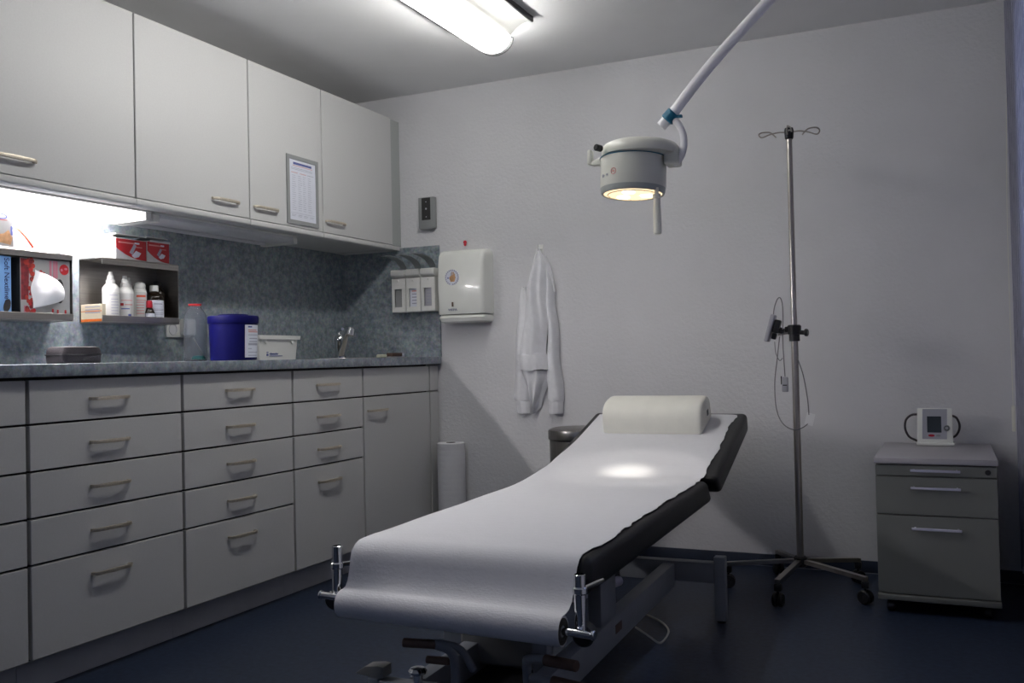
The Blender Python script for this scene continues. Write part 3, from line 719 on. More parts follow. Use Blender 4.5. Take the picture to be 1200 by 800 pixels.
for k in range(22):
    a = 2*PI*k/22; q = .0035; rr = .0355
    if k == 16: continue
    b.m(3).box((cx_+rr*math.cos(a)-q,yy-.0006,cz_+rr*math.sin(a)-q),(cx_+rr*math.cos(a)+q,yy,cz_+rr*math.sin(a)+q))
b.m(2).prism([(cx_-.008,yy,cz_-.022),(cx_+.014,yy,cz_-.022),(cx_+.021,yy,cz_),(cx_+.013,yy,cz_+.012),(cx_-.006,yy,cz_+.010),(cx_-.016,yy,cz_-.002)], (0,-.0006,0))
for dx, h_ in ((-.005,.024),(.002,.028),(.009,.026),(.015,.018)): b.m(2 if dx > 0 else 3).box((cx_+dx-.0025,yy-.0006,cz_+.008),(cx_+dx+.0025,yy,cz_+h_))
b.m(1).box((cx_-.026,yy-.0006,cz_-.006),(cx_-.019,yy,cz_+.001))
build(b, 'sticker', t, label='round sticker with an orange hand')

# coat on its hook
t = thing('coat_hook', 'small white wall hook holding the white jacket', 'hook', (1.172, 0, 1.475))
b = B(M['white']); b.box((1.160,-.006,1.455),(1.184,-.0006,1.497),.002); b.tube([(1.172,-.005,1.475),(1.172,-.03,1.468),(1.172,-.045,1.474),(1.172,-.047,1.492)], .004, 8); build(b, 'hook', t)
coat = thing('white_jacket', 'white cotton work jacket with ribbed cuffs hanging on the back wall', 'jacket', (1.15, -.03, .66))
def cloth(levels, yb, amp, nf, ph, sub=5, N=30, wv=.004):
    """levels (z, xleft, xright, depth): a hanging fold of cloth, closed, with pleats"""
    L = []
    for a, c in zip(levels, levels[1:]):
        for k in range(sub):
            t_ = k/sub; L.append(tuple(a[i]+(c[i]-a[i])*t_ for i in range(4)))
    L.append(levels[-1]); rs = []
    for z, xl, xr, dp in L:
        fr = []
        for k in range(N+1):
            u = k/N; prof = (1-abs(2*u-1)**2.6)
            rip = amp*math.sin(2*PI*nf*u + ph + 2.2*math.sin(z*5+ph))*(.4+.6*math.sin(z*7+2*u+ph)**2) * min(1, 4*u, 4*(1-u))
            fr.append((xl+(xr-xl)*u + .004*math.sin(z*23+ph), yb - dp*prof - rip, z + wv*math.sin(9*u+ph)))
        bk = [(xl+(xr-xl)*u, yb+.002, z) for u in (.8,.5,.2)]
        rs.append(fr+bk)
    return rs
def cl(levels, yb, amp, nf, ph, name, parent, label=None, mm='cloth', wv=.004):
    b = B(M[mm]); b.rings(cloth(levels, yb, amp, nf, ph, wv=wv)); return build(b, name, parent, ang=70, label=label)
# back half and left sleeve lie behind
s = cl([(1.29,1.066,1.10,.016),(1.22,1.046,1.12,.024),(1.119,1.033,1.12,.028),(.93,1.020,1.11,.03),(.83,1.013,1.105,.03),(.74,1.009,1.10,.026),(.728,1.014,1.098,.022)], -.006, .004, 1.5, .4, 'sleeve', coat)
cl([(.727,1.020,1.097,.024),(.70,1.024,1.098,.025),(.667,1.025,1.096,.023)], -.006, .002, 3, .2, 'cuff', s, wv=.0008)
cl([(1.462,1.162,1.182,.012),(1.42,1.140,1.20,.03),(1.34,1.118,1.208,.042),(1.278,1.107,1.210,.048),(1.10,1.083,1.208,.052),(.97,1.062,1.205,.05),(.957,1.060,1.205,.047)], -.036, .012, 1.9, 1.1, 'body', coat)
cl([(.958,1.053,1.210,.052),(.92,1.050,1.212,.056),(.881,1.052,1.212,.050)], -.036, .003, 2.2, .6, 'hem_band', coat)
cl([(.905,1.066,1.190,.034),(.875,1.066,1.205,.044),(.84,1.074,1.190,.044),(.80,1.085,1.168,.040),(.74,1.100,1.143,.032),(.700,1.109,1.128,.022),(.668,1.113,1.119,.010)], -.026, .015, 2.2, 2.6, 'drooping_hem', coat)
cl([(.905,1.12,1.214,.03),(.86,1.12,1.213,.034),(.80,1.12,1.192,.028),(.76,1.115,1.178,.02),(.70,1.112,1.160,.012),(.672,1.112,1.130,.006)], -.010, .006, 1.2, .6, 'inner_fold', coat)
s = cl([(1.445,1.178,1.200,.012),(1.40,1.185,1.218,.024),(1.30,1.195,1.238,.034),(1.14,1.200,1.252,.04),(.95,1.198,1.262,.042),(.83,1.186,1.270,.042),(.74,1.192,1.276,.038),(.727,1.196,1.275,.032)], -.008, .005, 1.2, 2.0, 'sleeve', coat)
cl([(.726,1.198,1.275,.036),(.70,1.199,1.277,.037),(.667,1.199,1.275,.034)], -.008, .002, 3, 1.2, 'cuff', s, wv=.0008)
b = B(M['cloth']); b.tube([(1.178,-.042,1.467),(1.205,-.030,1.40),(1.235,-.022,1.32),(1.246,-.020,1.262)], .005, 8); build(b, 'strap', coat)
b = B(M['cloth']); b.tube([(1.164,-.045,1.455),(1.168,-.043,1.477),(1.178,-.043,1.477),(1.182,-.045,1.455)], .003, 8); build(b, 'hanging_loop', coat)

# couch roll on the floor
t = thing('couch_roll', 'spare roll of white couch paper standing on the floor beside the sink cabinet', 'paper roll', (.69, -.09, 0))
pr = [(.024,.0008)] + [(.068,.0008),(.070,.004)]
for k in range(1, 18): pr += [(.070, .004+k*.0285-.002), (.0696, .004+k*.0285), (.070, .004+k*.0285+.002)]
pr += [(.070,.519),(.067,.5225),(.024,.5225),(.024,.02)]
build(B(M['paper']).lathe(pr, (.69,-.09,0), seg=36), 'paper', t)
build(B(M['papercore']).lathe([(.0235,.003),(.0235,.5235),(.021,.5235),(.021,.006)], (.69,-.09,0), caps=True), 'core', t, label='dark cardboard core')

# pedal bin
t = thing('pedal_bin', 'dark steel pedal bin standing behind the head of the couch', 'bin', (1.42, -.19, 0))
c = (1.425,-.195,0)
build(B(M['black']).lathe([(.02,.0005),(.140,.0005),(.142,.006),(.142,.028),(.138,.030)], c, seg=40), 'base', t)
build(B(M['darksteel']).lathe([(.1375,.0302),(.1385,.032),(.1385,.560),(.1365,.562)], c, seg=48), 'body', t)
build(B(M['darksteel']).lathe([(.134,.564),(.144,.5645),(.145,.568),(.145,.600),(.1425,.608),(.120,.616),(.06,.620),(.001,.6205)], c, seg=48), 'lid', t)
b = B(M['black']); b.box((1.40,-.37,.010),(1.45,-.338,.018),.003); build(b, 'pedal', t)

# ------------------------------------------------------------------ treatment couch
TH = R(2.0)
BO = (1.90, -1.0, 0)
couch = thing('treatment_couch', 'black padded treatment couch on a grey metal frame with raised head section', 'couch', BO, TH)
def bl(b, name, parent=couch, **k): return build(b, name, parent, world=False, **k)
def rrect(hw, z0, z1, r, n=5):
    P = []
    for cx, cz, a in ((hw-r,z1-r,0),(-hw+r,z1-r,PI/2),(-hw+r,z0+r,PI),(hw-r,z0+r,1.5*PI)):
        for k in range(n+1): q = a+PI/2*k/n; P.append((cx+r*math.cos(q), cz+r*math.sin(q)))
    return P
def cushion(L, hw=.308, z0=-.088, z1=0.0, r=.022, shear=0.0, at_end=True):
    rs = []; q = .036; Y = [q*(1-math.cos(PI/2*k/5)) for k in range(6)]
    for y in Y + [L-v for v in reversed(Y)]:
        e = min(y, L-y); ins = q*(1-math.sqrt(max(0,1-((q-e)/q)**2))) if e < q else 0
        ins *= .92
        sh = shear*(y/L if at_end else 1-y/L)
        rs.append([(x, y - z*sh, z) for x, z in rrect(hw-ins*.6, z0+ins, z1-ins, max(.004, r-ins*.8))])
    return rs
ZC = .503
bl(B(M['vinyl']).xf(Matrix.Translation((0,-1.335,ZC))).rings(cushion(1.33, shear=.95)), 'seat_cushion')
HA = R(14.8)
HX = Matrix.Translation((0,-.002,ZC)) @ Matrix.Rotation(HA, 4, 'X')
hb = B(M['vinyl']).xf(HX @ Matrix.Translation((0,.008,0))); hb.rings(cushion(.75, hw=.334, shear=.80, at_end=False)); bl(hb, 'head_cushion')
# support frame under the cushions
b = B(M['frame'])
for x in (-.22,.22): b.box((x-.02,-1.28,.385),(x+.02,-.04,.4195),.003)
for y in (-1.26,-.70,-.08): b.box((-.199,y-.02,.386),(.199,y+.02,.418),.003)
bl(b, 'support_frame')
b = B(M['frame']).xf(HX)
for x in (-.18,.18): b.box((x-.018,.04,-.115),(x+.018,.62,-.0835),.003)
b.box((-.162,.56,-.113),(.162,.60,-.085),.003)
bl(b, 'head_support')
# base frame
for x0, x1 in ((.135,.178),(-.135,-.092)):
    bl(B(M['frame']).box((x0,-1.351,.122),(x1,.010,.203),.003), 'rail')
b = B(M['frame']); b.box((-.315,.012,.140),(.315,.052,.205),.003); b.box((-.315,.010,.2052),(.315,.054,.210),.001); bl(b, 'rear_crossbar')
b = B(M['frame']); b.box((-.195,-1.392,.120),(.30,-1.352,.199),.003); bl(b, 'front_crossbar')
for x, y in ((.335,.032),(-.335,.032)):
    l = bl(B(M['frame']).box((x-.0195,y-.02,.010),(x+.0195,y+.02,.232),.003), 'leg')
    bl(B(M['black']).cyl((x,y,.0005),(x,y,.010),.016,seg=16), 'foot', l)
for x, y in ((-.21,-1.372),(.32,-1.372)):
    l = bl(B(M['frame']).box((x-.0145,y-.02,.010),(x+.0145,y+.02,.203),.003), 'leg')
    bl(B(M['black']).cyl((x,y,.0005),(x,y,.010),.013,seg=16), 'foot', l)
# scissor arms, cover, motor
b = B(M['frame']); b.box((.138,-.84,.204),(.176,-.70,.3845),.003); bl(b, 'lift_arm')
b = B(M['frame']); b.box((-.133,-.84,.204),(-.095,-.70,.3845),.003); bl(b, 'lift_arm')
bl(B(M['frame']).box((-.215,-1.02,.15),(-.150,-.97,.3845),.003), 'lift_column'); bl(B(M['frame']).box((.092,-1.14,.150),(.131,-1.09,.3845),.003), 'lift_column')
b = B(M['cover']); b.box((-.145,-1.06,.145),(.088,-.98,.38),.01,3); bl(b, 'motor_cover')
bl(B(M['black']).box((-.090,-1.349,.124),(.133,-.99,.130)), 'shade_plate')  # black plate added between the rails to keep the shadowed floor dark
b = B(M['black']); b.cyl((.02,-.95,.27),(.06,-.30,.30),.035,seg=20,bev=.006); b.cyl((.02,-.62,.24),(-.02,-.25,.21),.028,seg=18,bev=.004); b.box((-.04,-.52,.21),(.09,-.36,.33),.012); bl(b, 'motor')
b = B(M['alu']); b.cyl((.06,-.30,.30),(.09,-.10,.33),.014,seg=16); b.cyl((.05,-.70,.245),(.10,-.42,.232),.016,seg=16); bl(b, 'actuator_rod')
b = B(M['cablelight']); b.tube([(.16,-.45,.10),(.19,-.40,.06),(.20,-.30,.012),(.19,-.15,.007),(.14,-.05,.007),(.06,.03,.007)], .0035, 8); bl(b, 'power_cable')
b = B(M['brown']); b.box((.1783,-.72,.155),(.1795,-.66,.180)); bl(b, 'type_plate')
# foot pedals
b = B(M['frame']); b.tube([(.0,-1.375,.199),(.0,-1.380,.262),(-.008,-1.39,.290),(-.035,-1.40,.301)], .011, 12); b.tube([(.03,-1.345,.235),(.012,-1.37,.285),(-.02,-1.395,.303),(-.05,-1.40,.304)], .009, 12); bl(b, 'pedal_lever')
b = B(M['brown']); b.cyl((-.035,-1.40,.302),(-.11,-1.42,.305),.0105,seg=14,bev=.002); b.cyl((-.009,-1.385,.262),(-.062,-1.40,.266),.009,seg=14,bev=.002); bl(b, 'pedal_grip', label='brown rubber grip')
b = B(M['brown']); b.cyl((.235,-1.42,.302),(.315,-1.44,.303),.012,seg=14,bev=.002); b.cyl((.255,-1.43,.262),(.335,-1.45,.262),.012,seg=14,bev=.002); bl(b, 'pedal_grip', label='brown rubber grip')
b = B(M['frame']); b.tube([(.20,-1.38,.205),(.20,-1.40,.25),(.215,-1.425,.262),(.255,-1.43,.262)], .010, 12); b.tube([(.18,-1.38,.205),(.185,-1.40,.28),(.20,-1.42,.30),(.235,-1.42,.302)], .010, 12); bl(b, 'pedal_lever')
b = B(M['chrome']); b.lathe([(.012,0),(.012,.018),(.020,.022),(.022,.028),(.017,.034),(.001,.036)], (-.10,-1.372,.1995)); bl(b, 'levelling_knob')
b = B(M['cover']); b.prism([(-.262,-1.385,.208),(-.235,-1.385,.226),(-.20,-1.385,.231),(-.185,-1.385,.229),(-.185,-1.385,.2035),(-.205,-1.385,.2035),(-.22,-1.385,.2035)], (0,.04,0), .002); bl(b, 'foot_lever')
# paper holder
for sx in (-1, 1):
    hx = .317*sx; oy = .05 if sx < 0 else 0
    h = bl(B(M['chrome']).lathe([(.0115,0),(.0125,.001),(.0125,.128),(.0105,.129),(.0105,.012),(.0005,.011)], (hx,-1.418+oy,.360+oy*.26)), 'holder_tube')
    b = B(M['chrome']); b.cyl((hx,-1.407+oy,.455),(hx-.002*sx,-1.26,.440),.006,seg=12); b.cyl((hx,-1.418+oy,.447),(hx,-1.418+oy,.463),.016,seg=18,bev=.003); b.cyl((hx-.004*sx,-1.27,.440),(hx-.10*sx,-1.27,.405),.006,seg=12); bl(b, 'bracket', h)
    b = B(M['black']); b.cyl((.312*sx-(.037 if sx<0 else 0),-1.395+oy,.350+oy*.2),(.312*sx-(.037 if sx<0 else 0),-1.36+oy,.354+oy*.2),.024,seg=24,bev=.004); bl(b, 'end_knob', label='round black knob')
b = B(M['chrome']); b.cyl((-.352,-1.385,.385),(.350,-1.4455,.371),.008,seg=16,bev=.002); b.cyl((.349,-1.4455,.372),(.357,-1.446,.372),.0105,seg=16,bev=.002); b.cyl((-.357,-1.3845,.3852),(-.350,-1.385,.385),.0105,seg=16,bev=.002)
bl(b, 'roll_rod')
b = B(M['chrome'])
b.cyl((.317,-1.443,.3725),(.317,-1.418,.3725),.0065,seg=10); bl(b, 'rod_clip')
bl(B(M['chrome']).cyl((-.317,-1.388,.3845),(-.317,-1.368,.3845),.0065,seg=10), 'rod_clip')

# paper on the couch: one sheet with its roll
roll = thing('paper_cover', 'white crepe paper running along the couch from the roll at its foot', 'paper sheet', BO, TH)
path = []
for s_ in (.700,.66,.60,.5,.4,.3,.2,.12): 
    p = HX @ Vector((0, s_, .004)); path.append((p.y, p.z))
path += [(.05,.520),(.0,.5115),(-.05,.5085)] + [(-.10-.1*k,.5072) for k in range(12)] + [(-1.24,.5072),(-1.28,.5068),(-1.306,.5055),(-1.326,.499),(-1.343,.485),(-1.355,.464),(-1.368,.439),(-1.383,.419),(-1.402,.4075),(-1.422,.4040)]
RC = (-1.440,.372); RR = .0315
for k in range(0, 22): a = R(100)+R(15.5)*k; path.append((RC[0]+RR*math.cos(a), RC[1]+RR*math.sin(a)))
random.seed(3)
from mathutils import noise as mnoise
def edge_wave(s): return .011*mnoise.noise((s*9,1.3,0)) + .007*mnoise.noise((s*24,5.1,0)) + .0025*mnoise.noise((s*60,2.1,0))
rows = []; acc = 0; NX = 40; pv = path[0]
P2 = []
for i in range(len(path)-1):
    a = path[i]; c = path[i+1]; d = math.hypot(c[0]-a[0], c[1]-a[1]); n = max(1, int(d/.018))
    for k in range(n): P2.append((a[0]+(c[0]-a[0])*k/n, a[1]+(c[1]-a[1])*k/n))
P2.append(path[-1])
i_roll = next(k for k, q in enumerate(P2) if q[0] < -1.425)
for i, (y, z) in enumerate(P2):
    if i: acc += math.hypot(y-P2[i-1][0], z-P2[i-1][1])
    drape = min(1, max(0, (y+1.22)/-.10)) if y < -1.22 else 0
    xl = -.300 + .008*drape
    xr = .292 + (1-drape)*edge_wave(acc) - .006*drape
    dp2 = 1.0 if i >= i_roll else min(1, max(0, (y+1.343)/-.097))
    row = []
    for k in range(NX+1):
        u = k/NX; x = xl+(xr-xl)*u
        dz = .0012*math.sin(x*23+y*9)*math.sin(y*7) if drape == 0 else 0
        if x < -.285: dz -= ((-.285-x)**2)*9
        if x > .285: dz -= ((x-.285)**2)*9
        dz += .024*(1-u)**1.3*math.exp(-((y-.02)/.20)**2)
        row.append((x, y + .05*dp2*(1-u), z+dz+.0005))
    rows.append(row)
b = B(M['paper']); b.grid(rows); o = build(b, 'sheet', roll, world=False, ang=80)
md = o.modifiers.new('thickness', 'SOLIDIFY'); md.thickness = .0012; md.offset = 0
RA = Vector((-.288,RC[0]+.05,RC[1])); RD = Vector((.572,-.05,0))
b = B(M['paper']); b.lathe([(.012,0),(.030,0),(.030,.574),(.012,.574)], RA, RD, seg=36, caps=False); b.lathe([(.012,0),(.012,.574)], RA, RD, seg=36, caps=False); build(b, 'roll', roll, world=False)
b = B(M['papercore']); b.lathe([(.0278,.0005),(.0278,.5752),(.0125,.5752),(.0125,.0005)], RA, RD, seg=36, caps=False); b.lathe([(.0278,.0005),(.0278,-.0006),(.0125,-.0006),(.0125,.0005)], RA, RD, seg=36, caps=False); build(b, 'core', roll, world=False, label='dark open roll end')

# half-round pillow
PX = HX @ Matrix.Translation((-.005,.555,.0062))
t = thing('half_round_pillow', 'cream half-round head pillow on the raised end of the couch', 'pillow', (1.88,-.50,.64), TH)
t2w = Matrix.Translation(BO) @ Matrix.Rotation(TH, 4, 'Z')
def dprof(s_):
    P = []
    w, h_ = .105*s_, .118*s_
    P += [(-w,0),(-w*1.0,.03*s_)]
    for k in range(1,14):
        a = PI - PI*k/14; P.append((w*math.copysign(abs(math.cos(a))**.75, math.cos(a)), .03*s_+(h_-.03*s_)*math.sin(a)**.75))
    P += [(w,.03*s_),(w,0)]
    return P
rs = []
for x, s_ in ((-.205,.90),(-.200,.96),(-.192,.99),(-.18,1),(.18,1),(.192,.99),(.200,.96),(.205,.90)):
    rs.append([(x, q[0], q[1] + (1-s_)*.05) for q in dprof(s_)])
b = B(M['cream']).xf(t2w @ PX); b.rings(rs); build(b, 'cover', t, ang=50)
b = B(M['label'], M['inkblack']).xf(t2w @ PX); b.m(1).box((.2052,.018,.035),(.2065,.045,.058)); build(b, 'care_tag', t, label='small dark tag')

# ------------------------------------------------------------------ IV stand
IX, IY = 2.427, -.405
t = thing('drip_stand', 'tall steel drip stand on five castors by the back wall', 'drip stand', (IX, IY, 0))
build(B(M['polesteel']).cyl((IX,IY,.13),(IX,IY,1.005),.0135,seg=18), 'lower_pole', t)
build(B(M['polesteel']).cyl((IX,IY,1.005),(IX,IY,1.81),.0112,seg=18), 'upper_pole', t)
b = B(M['black']); b.lathe([(.020,.094),(.026,.098),(.026,.130),(.020,.136),(.001,.1365)], (IX,IY,0)); build(b, 'hub', t)
b = B(M['black']); b.lathe([(.014,1.790),(.0165,1.795),(.0185,1.822),(.016,1.834),(.001,1.836)], (IX,IY,0)); build(b, 'top_cap', t)
for k in range(5):
    a = R(189+72*k); d = Vector((math.cos(a), math.sin(a), 0)); w = Vector((-d.y, d.x, 0))
    p0 = Vector((IX,IY,.117))+d*.022; p1 = Vector((IX,IY,.094))+d*.285
    b = B(M['polesteel']); rs = []
    for p in (p0, p1): rs.append([p-w*.011-Vector((0,0,.008)), p+w*.011-Vector((0,0,.008)), p+w*.011+Vector((0,0,.008)), p-w*.011+Vector((0,0,.008))])
    b.rings(rs); l = build(b, 'leg', t)
    b = B(M['black']); c = p1 - d*.006
    b.box((c.x-.013,c.y-.013,.060),(c.x+.013,c.y+.013,.0855),.004)
    b.cyl(Vector((c.x,c.y,.0265))-w*.019, Vector((c.x,c.y,.0265))-w*.004, .026, seg=20, bev=.004); b.cyl(Vector((c.x,c.y,.0265))+w*.004, Vector((c.x,c.y,.0265))+w*.019, .026, seg=20, bev=.004)
    b.cyl(Vector((c.x,c.y,.0265))-w*.02, Vector((c.x,c.y,.0265))+w*.02, .006, seg=10); b.box((c.x-.004,c.y-.004,.026),(c.x+.004,c.y+.004,.061))
    build(b, 'castor', l, label='black twin castor')
for ang_ in (0, 180, 90, 270):
    X = Matrix.Translation((IX,IY,1.812)) @ Matrix.Rotation(R(ang_+8), 4, 'Z')
    b = B(M['polesteel']).xf(X); L = 1.0 if ang_ in (0,180) else .75
    b.tube([(.012,0,.006),(.04*L,0,.008),(.075*L,.006,.001),(.105*L,.010,-.009),(.116*L,.006,.004),(.105*L,-.004,.014),(.075*L,-.006,.013),(.055*L,-.006,-.004),(.050*L,-.006,-.010)], .0028, 8)
    build(b, 'hook', t)

# pulse oximeter clamped to the stand
t = thing('pulse_oximeter', 'grey pulse oximeter with cables clamped to the drip stand', 'pulse oximeter', (IX, IY, 1.0))
b = B(M['black']); b.lathe([(.0142,.985),(.021,.986),(.021,1.012),(.026,1.014),(.027,1.045),(.022,1.050),(.0142,1.050)], (IX,IY,0), caps=False); b.lathe([(.0142,1.050),(.0142,.985)], (IX,IY,0), caps=False)
b.cyl((IX+.022,IY-.005,1.020),(IX+.042,IY-.008,1.018),.009,seg=14); b.cyl((IX+.040,IY-.008,1.018),(IX+.054,IY-.010,1.018),.015,seg=10,bev=.003)
b.box((IX-.036,IY-.014,1.022),(IX-.019,IY+.014,1.044),.004)
build(b, 'clamp', t)
b = B(M['polesteel']); b.cyl((IX-.02,IY-.006,1.020),(IX-.062,IY-.008,1.013),.005,seg=12); build(b, 'rod', t)
X = Matrix.Translation((IX-.088,IY-.008,1.045)) @ Matrix.Rotation(R(16), 4, 'Y')
b = B(M['silverface']).xf(X); b.box((-.011,-.028,-.062),(.008,.028,.050),.006,3); build(b, 'monitor', t)
b = B(M['black']).xf(X); b.box((.0085,-.020,-.020),(.034,.020,.034),.006,3); b.box((.012,-.012,-.046),(.030,.012,-.0205),.004); b.cyl((.034,0,-.004),(.054,0,-.006),.012,seg=14); build(b, 'holder', t)
b = B(M['cable'])
b.tube([(IX-.078,IY-.01,1.092),(IX-.072,IY-.012,1.125),(IX-.060,IY-.012,1.155),(IX-.048,IY-.013,1.158),(IX-.041,IY-.014,1.13),(IX-.040,IY-.015,1.08),(IX-.043,IY-.016,1.0),(IX-.041,IY-.016,.92),(IX-.038,IY-.015,.845)], .0022, 8)
build(b, 'sensor_cable', t)
b = B(M['cable'])
b.tube([(IX-.055,IY-.014,1.005),(IX-.066,IY-.016,.92),(IX-.078,IY-.018,.82),(IX-.074,IY-.02,.72),(IX-.05,IY-.022,.66),(IX-.008,IY-.024,.636),(IX+.025,IY-.022,.645),(IX+.045,IY-.02,.66)], .0022, 8)
b.tube([(IX+.050,IY-.02,.695),(IX+.046,IY-.02,.76),(IX+.032,IY-.018,.85),(IX+.014,IY-.017,.91)], .0022, 8)
b.tube([(IX-.075,IY-.012,.985),(IX-.072,IY-.012,.94),(IX-.058,IY-.012,.91),(IX-.046,IY-.014,.92)], .0016, 8)
build(b, 'long_cable', t)
b = B(M['silverface'], M['black']); b.box((IX-.050,IY-.026,.785),(IX-.026,IY-.008,.845),.004,2); b.m(1).box((IX-.054,IY-.022,.815),(IX-.0502,IY-.012,.848),.001); b.m(1).box((IX-.046,IY-.0268,.81),(IX-.030,IY-.0261,.814)); build(b, 'finger_clip', t)
X = Matrix.Translation((IX+.052,IY-.02,.678)) @ Matrix.Rotation(R(14), 4, 'Y')
b = B(M['tissue']).xf(X); b.box((-.015,-.001,-.024),(.017,.001,.024)); build(b, 'tag', t, label='white paper tag')

# ------------------------------------------------------------------ drawer cabinet and monitor
t = thing('drawer_pedestal', 'beige grey three-drawer pedestal cabinet at the right of the photo', 'cabinet', (2.925, -.32, 0))
x0, x1, y0, y1 = 2.728, 3.121, -.60, -.03
build(B(M['nightbody']).box((x0+.002,y0,.068),(x1-.002,y1,.5345),.002), 'body', t)
build(B(M['nighttop']).box((x0-.003,-.628,.535),(x1+.003,y1,.556),.003), 'top', t)
build(B(M['nightbody']).box((x0-.002,-.630,.048),(x1+.002,y1,.0675),.003), 'base_board', t)
for z0, z1, hz in ((.493,.530,.514),(.354,.489,.452),(.071,.350,.308)):
    d = build(B(M['nightbody']).box((x0,-.620,z0),(x1,-.601,z1),.0015,1), 'drawer', t)
    b = B(M['alu']); b.box((2.845,-.6425,hz-.005),(3.006,-.6365,hz+.004),.0015)
    for x in (2.856,2.995): b.cyl((x,-.620,hz),(x,-.637,hz),.004,seg=10)
    build(b, 'handle', d, label='slim aluminium bar handle')
    if z1 > .5: build(B(M['black'], M['nickel']).cyl((3.092,-.620,.512),(3.092,-.6245,.512),.009,seg=20,bev=.001), 'lock', d, label='round dark lock')
for x, y in ((x0+.04,-.58),(x1-.04,-.58),(x0+.04,-.08),(x1-.04,-.08)):
    b = B(M['black']); b.cyl((x-.014,y,.0205),(x+.014,y,.0205),.020,seg=18,bev=.003); b.box((x-.008,y-.010,.024),(x+.008,y+.010,.0478),.002); build(b, 'castor', t)
t = thing('blood_pressure_monitor', 'white blood pressure monitor with grey display on the pedestal cabinet', 'monitor', (2.922, -.13, .5565))
X = Matrix.Translation((2.922,-.150,.557)) @ Matrix.Rotation(R(-9), 4, 'X')
b = B(M['offwhite']).xf(X); b.prism([(-.066,0,.012),(.066,0,.012),(.064,0,.150),(-.064,0,.150)], (0,.034,0), .004); b.xf(Matrix.Translation((2.922,-.150,.557))); b.box((-.069,-.010,.0003),(.069,.075,.0135),.003)
build(b, 'housing', t)
b = B(M['silverface']).xf(X); b.prism([(-.047,-.0012,.026),(.043,-.0012,.026),(.046,-.0012,.146),(-.044,-.0012,.146)], (0,.0009,0)); build(b, 'face_plate', t)
build(B(M['glassdark']).xf(X).box((-.028,-.0026,.052),(.024,-.0014,.117),.0005,1), 'display', t)
b = B(M['silver'], M['glassdark']).xf(X); b.cyl((.043,-.0014,.070),(.043,-.005,.070),.0125,seg=22,bev=.001); b.m(1).lathe([(.0095,.0),(.0095,.0006),(.0065,.0006),(.0065,0)], (.043,-.0052,.070), (0,-1,0), caps=False); build(b, 'button', t)
b = B(M['redpin'], M['silver']).xf(X); b.prism([(-.013+.012*math.cos(2*PI*q/20), -.0014, .040+.005*math.sin(2*PI*q/20)) for q in range(20)], (0,-.0008,0)); b.m(1).prism([(.012+.009*math.cos(2*PI*q/20), -.0014, .040+.004*math.sin(2*PI*q/20)) for q in range(20)], (0,-.0006,0)); build(b, 'emblem', t, label='red oval emblem')
b = B(M['hose']); b.tube([(2.858,-.125,.680),(2.835,-.122,.676),(2.815,-.12,.655),(2.812,-.12,.620),(2.825,-.12,.590),(2.846,-.12,.577),(2.870,-.10,.566),(2.93,-.070,.566),(2.985,-.085,.585),(3.005,-.10,.605),(3.012,-.11,.635),(3.002,-.115,.665),(2.985,-.118,.675)], .0045, 10); build(b, 'hose', t, label='dark curled hose')

# ------------------------------------------------------------------ ceiling light
t = thing('ceiling_light', 'long white fluorescent ceiling light, lit', 'lamp', (1.30, -1.55, H))
cx, ya, yb = 1.298, -2.35, -.735
b = B(M['white']); n = 10
# concave reflector wings either side of the opal tube
prof = []
for k in range(n+1): u = k/n; prof.append((cx-.165+.105*u, H-.014-.055*u**2.2))
prof2 = [(2*cx-x, z) for x, z in reversed(prof)]
poly = [(cx-.165,H-.0006)] + prof + prof2 + [(cx+.165,H-.0006)]
b.rings([[(x,y,z) for x, z in poly] for y in (ya,yb)]); build(b, 'reflector', t)
b = B(M['em_ceiling']); rs = []
for y, s_ in ((ya+.02,.97),(ya+.03,1),(yb-.05,1),(yb-.025,.985),(yb-.008,.93),(yb-.002,.85)):
    rs.append([(cx+.078*s_*math.cos(PI+PI*k/18), y, H-.070+.062*s_*math.sin(PI+PI*k/18)*(.5+.5*1)) for k in range(19)])
b.rings(rs); build(b, 'diffuser', t)
b = B(M['black'])
for sx in (-1,1): b.box((cx+.165 if sx>0 else cx-.176, ya, H-.022 if sx>0 else H-.030),(cx+.174 if sx>0 else cx-.1655, yb, H-.0006),.001)
b.rings([[(cx+.081*math.cos(PI+PI*k/18), y, H-.070+.0655*math.sin(PI+PI*k/18)) for k in range(19)]+[(cx+.076*math.cos(2*PI-PI*k/18), y, H-.070+.060*math.sin(2*PI-PI*k/18)) for k in range(19)] for y in (yb-.004,yb+.003)])
build(b, 'end_trim', t)

# ------------------------------------------------------------------ examination lamp
LX, LY = 1.977, -1.05
t = thing('examination_lamp', 'round white examination lamp on a long arm shining on the couch', 'lamp', (LX, LY, 1.5))
TL = Matrix.Translation((LX,LY,1.515)) @ Matrix.Rotation(R(-3.0), 4, 'X') @ Matrix.Rotation(R(1.5), 4, 'Y')
b = B(M['lampgrey'], M['lampdark']).xf(TL)
b.m(1).lathe([(.104,.0),(.110,-.001),(.1135,.004),(.1155,.020)], caps=False, seg=48)
b.m(0).lathe([(.1155,.020),(.1165,.022),(.1165,.120),(.1175,.126)], caps=False, seg=48)
b.m(0).lathe([(.104,.0),(.104,.012),(.113,.04),(.113,.122),(.1175,.126)], caps=False, seg=48)
build(b, 'housing', t)
build(B(M['teal']).xf(TL).lathe([(.1172,.1262),(.1192,.1264),(.1192,.1292),(.1172,.1294)], caps=True, seg=48), 'seal_ring', t, label='thin blue ring')
b = B(M['lampgrey']).xf(TL)
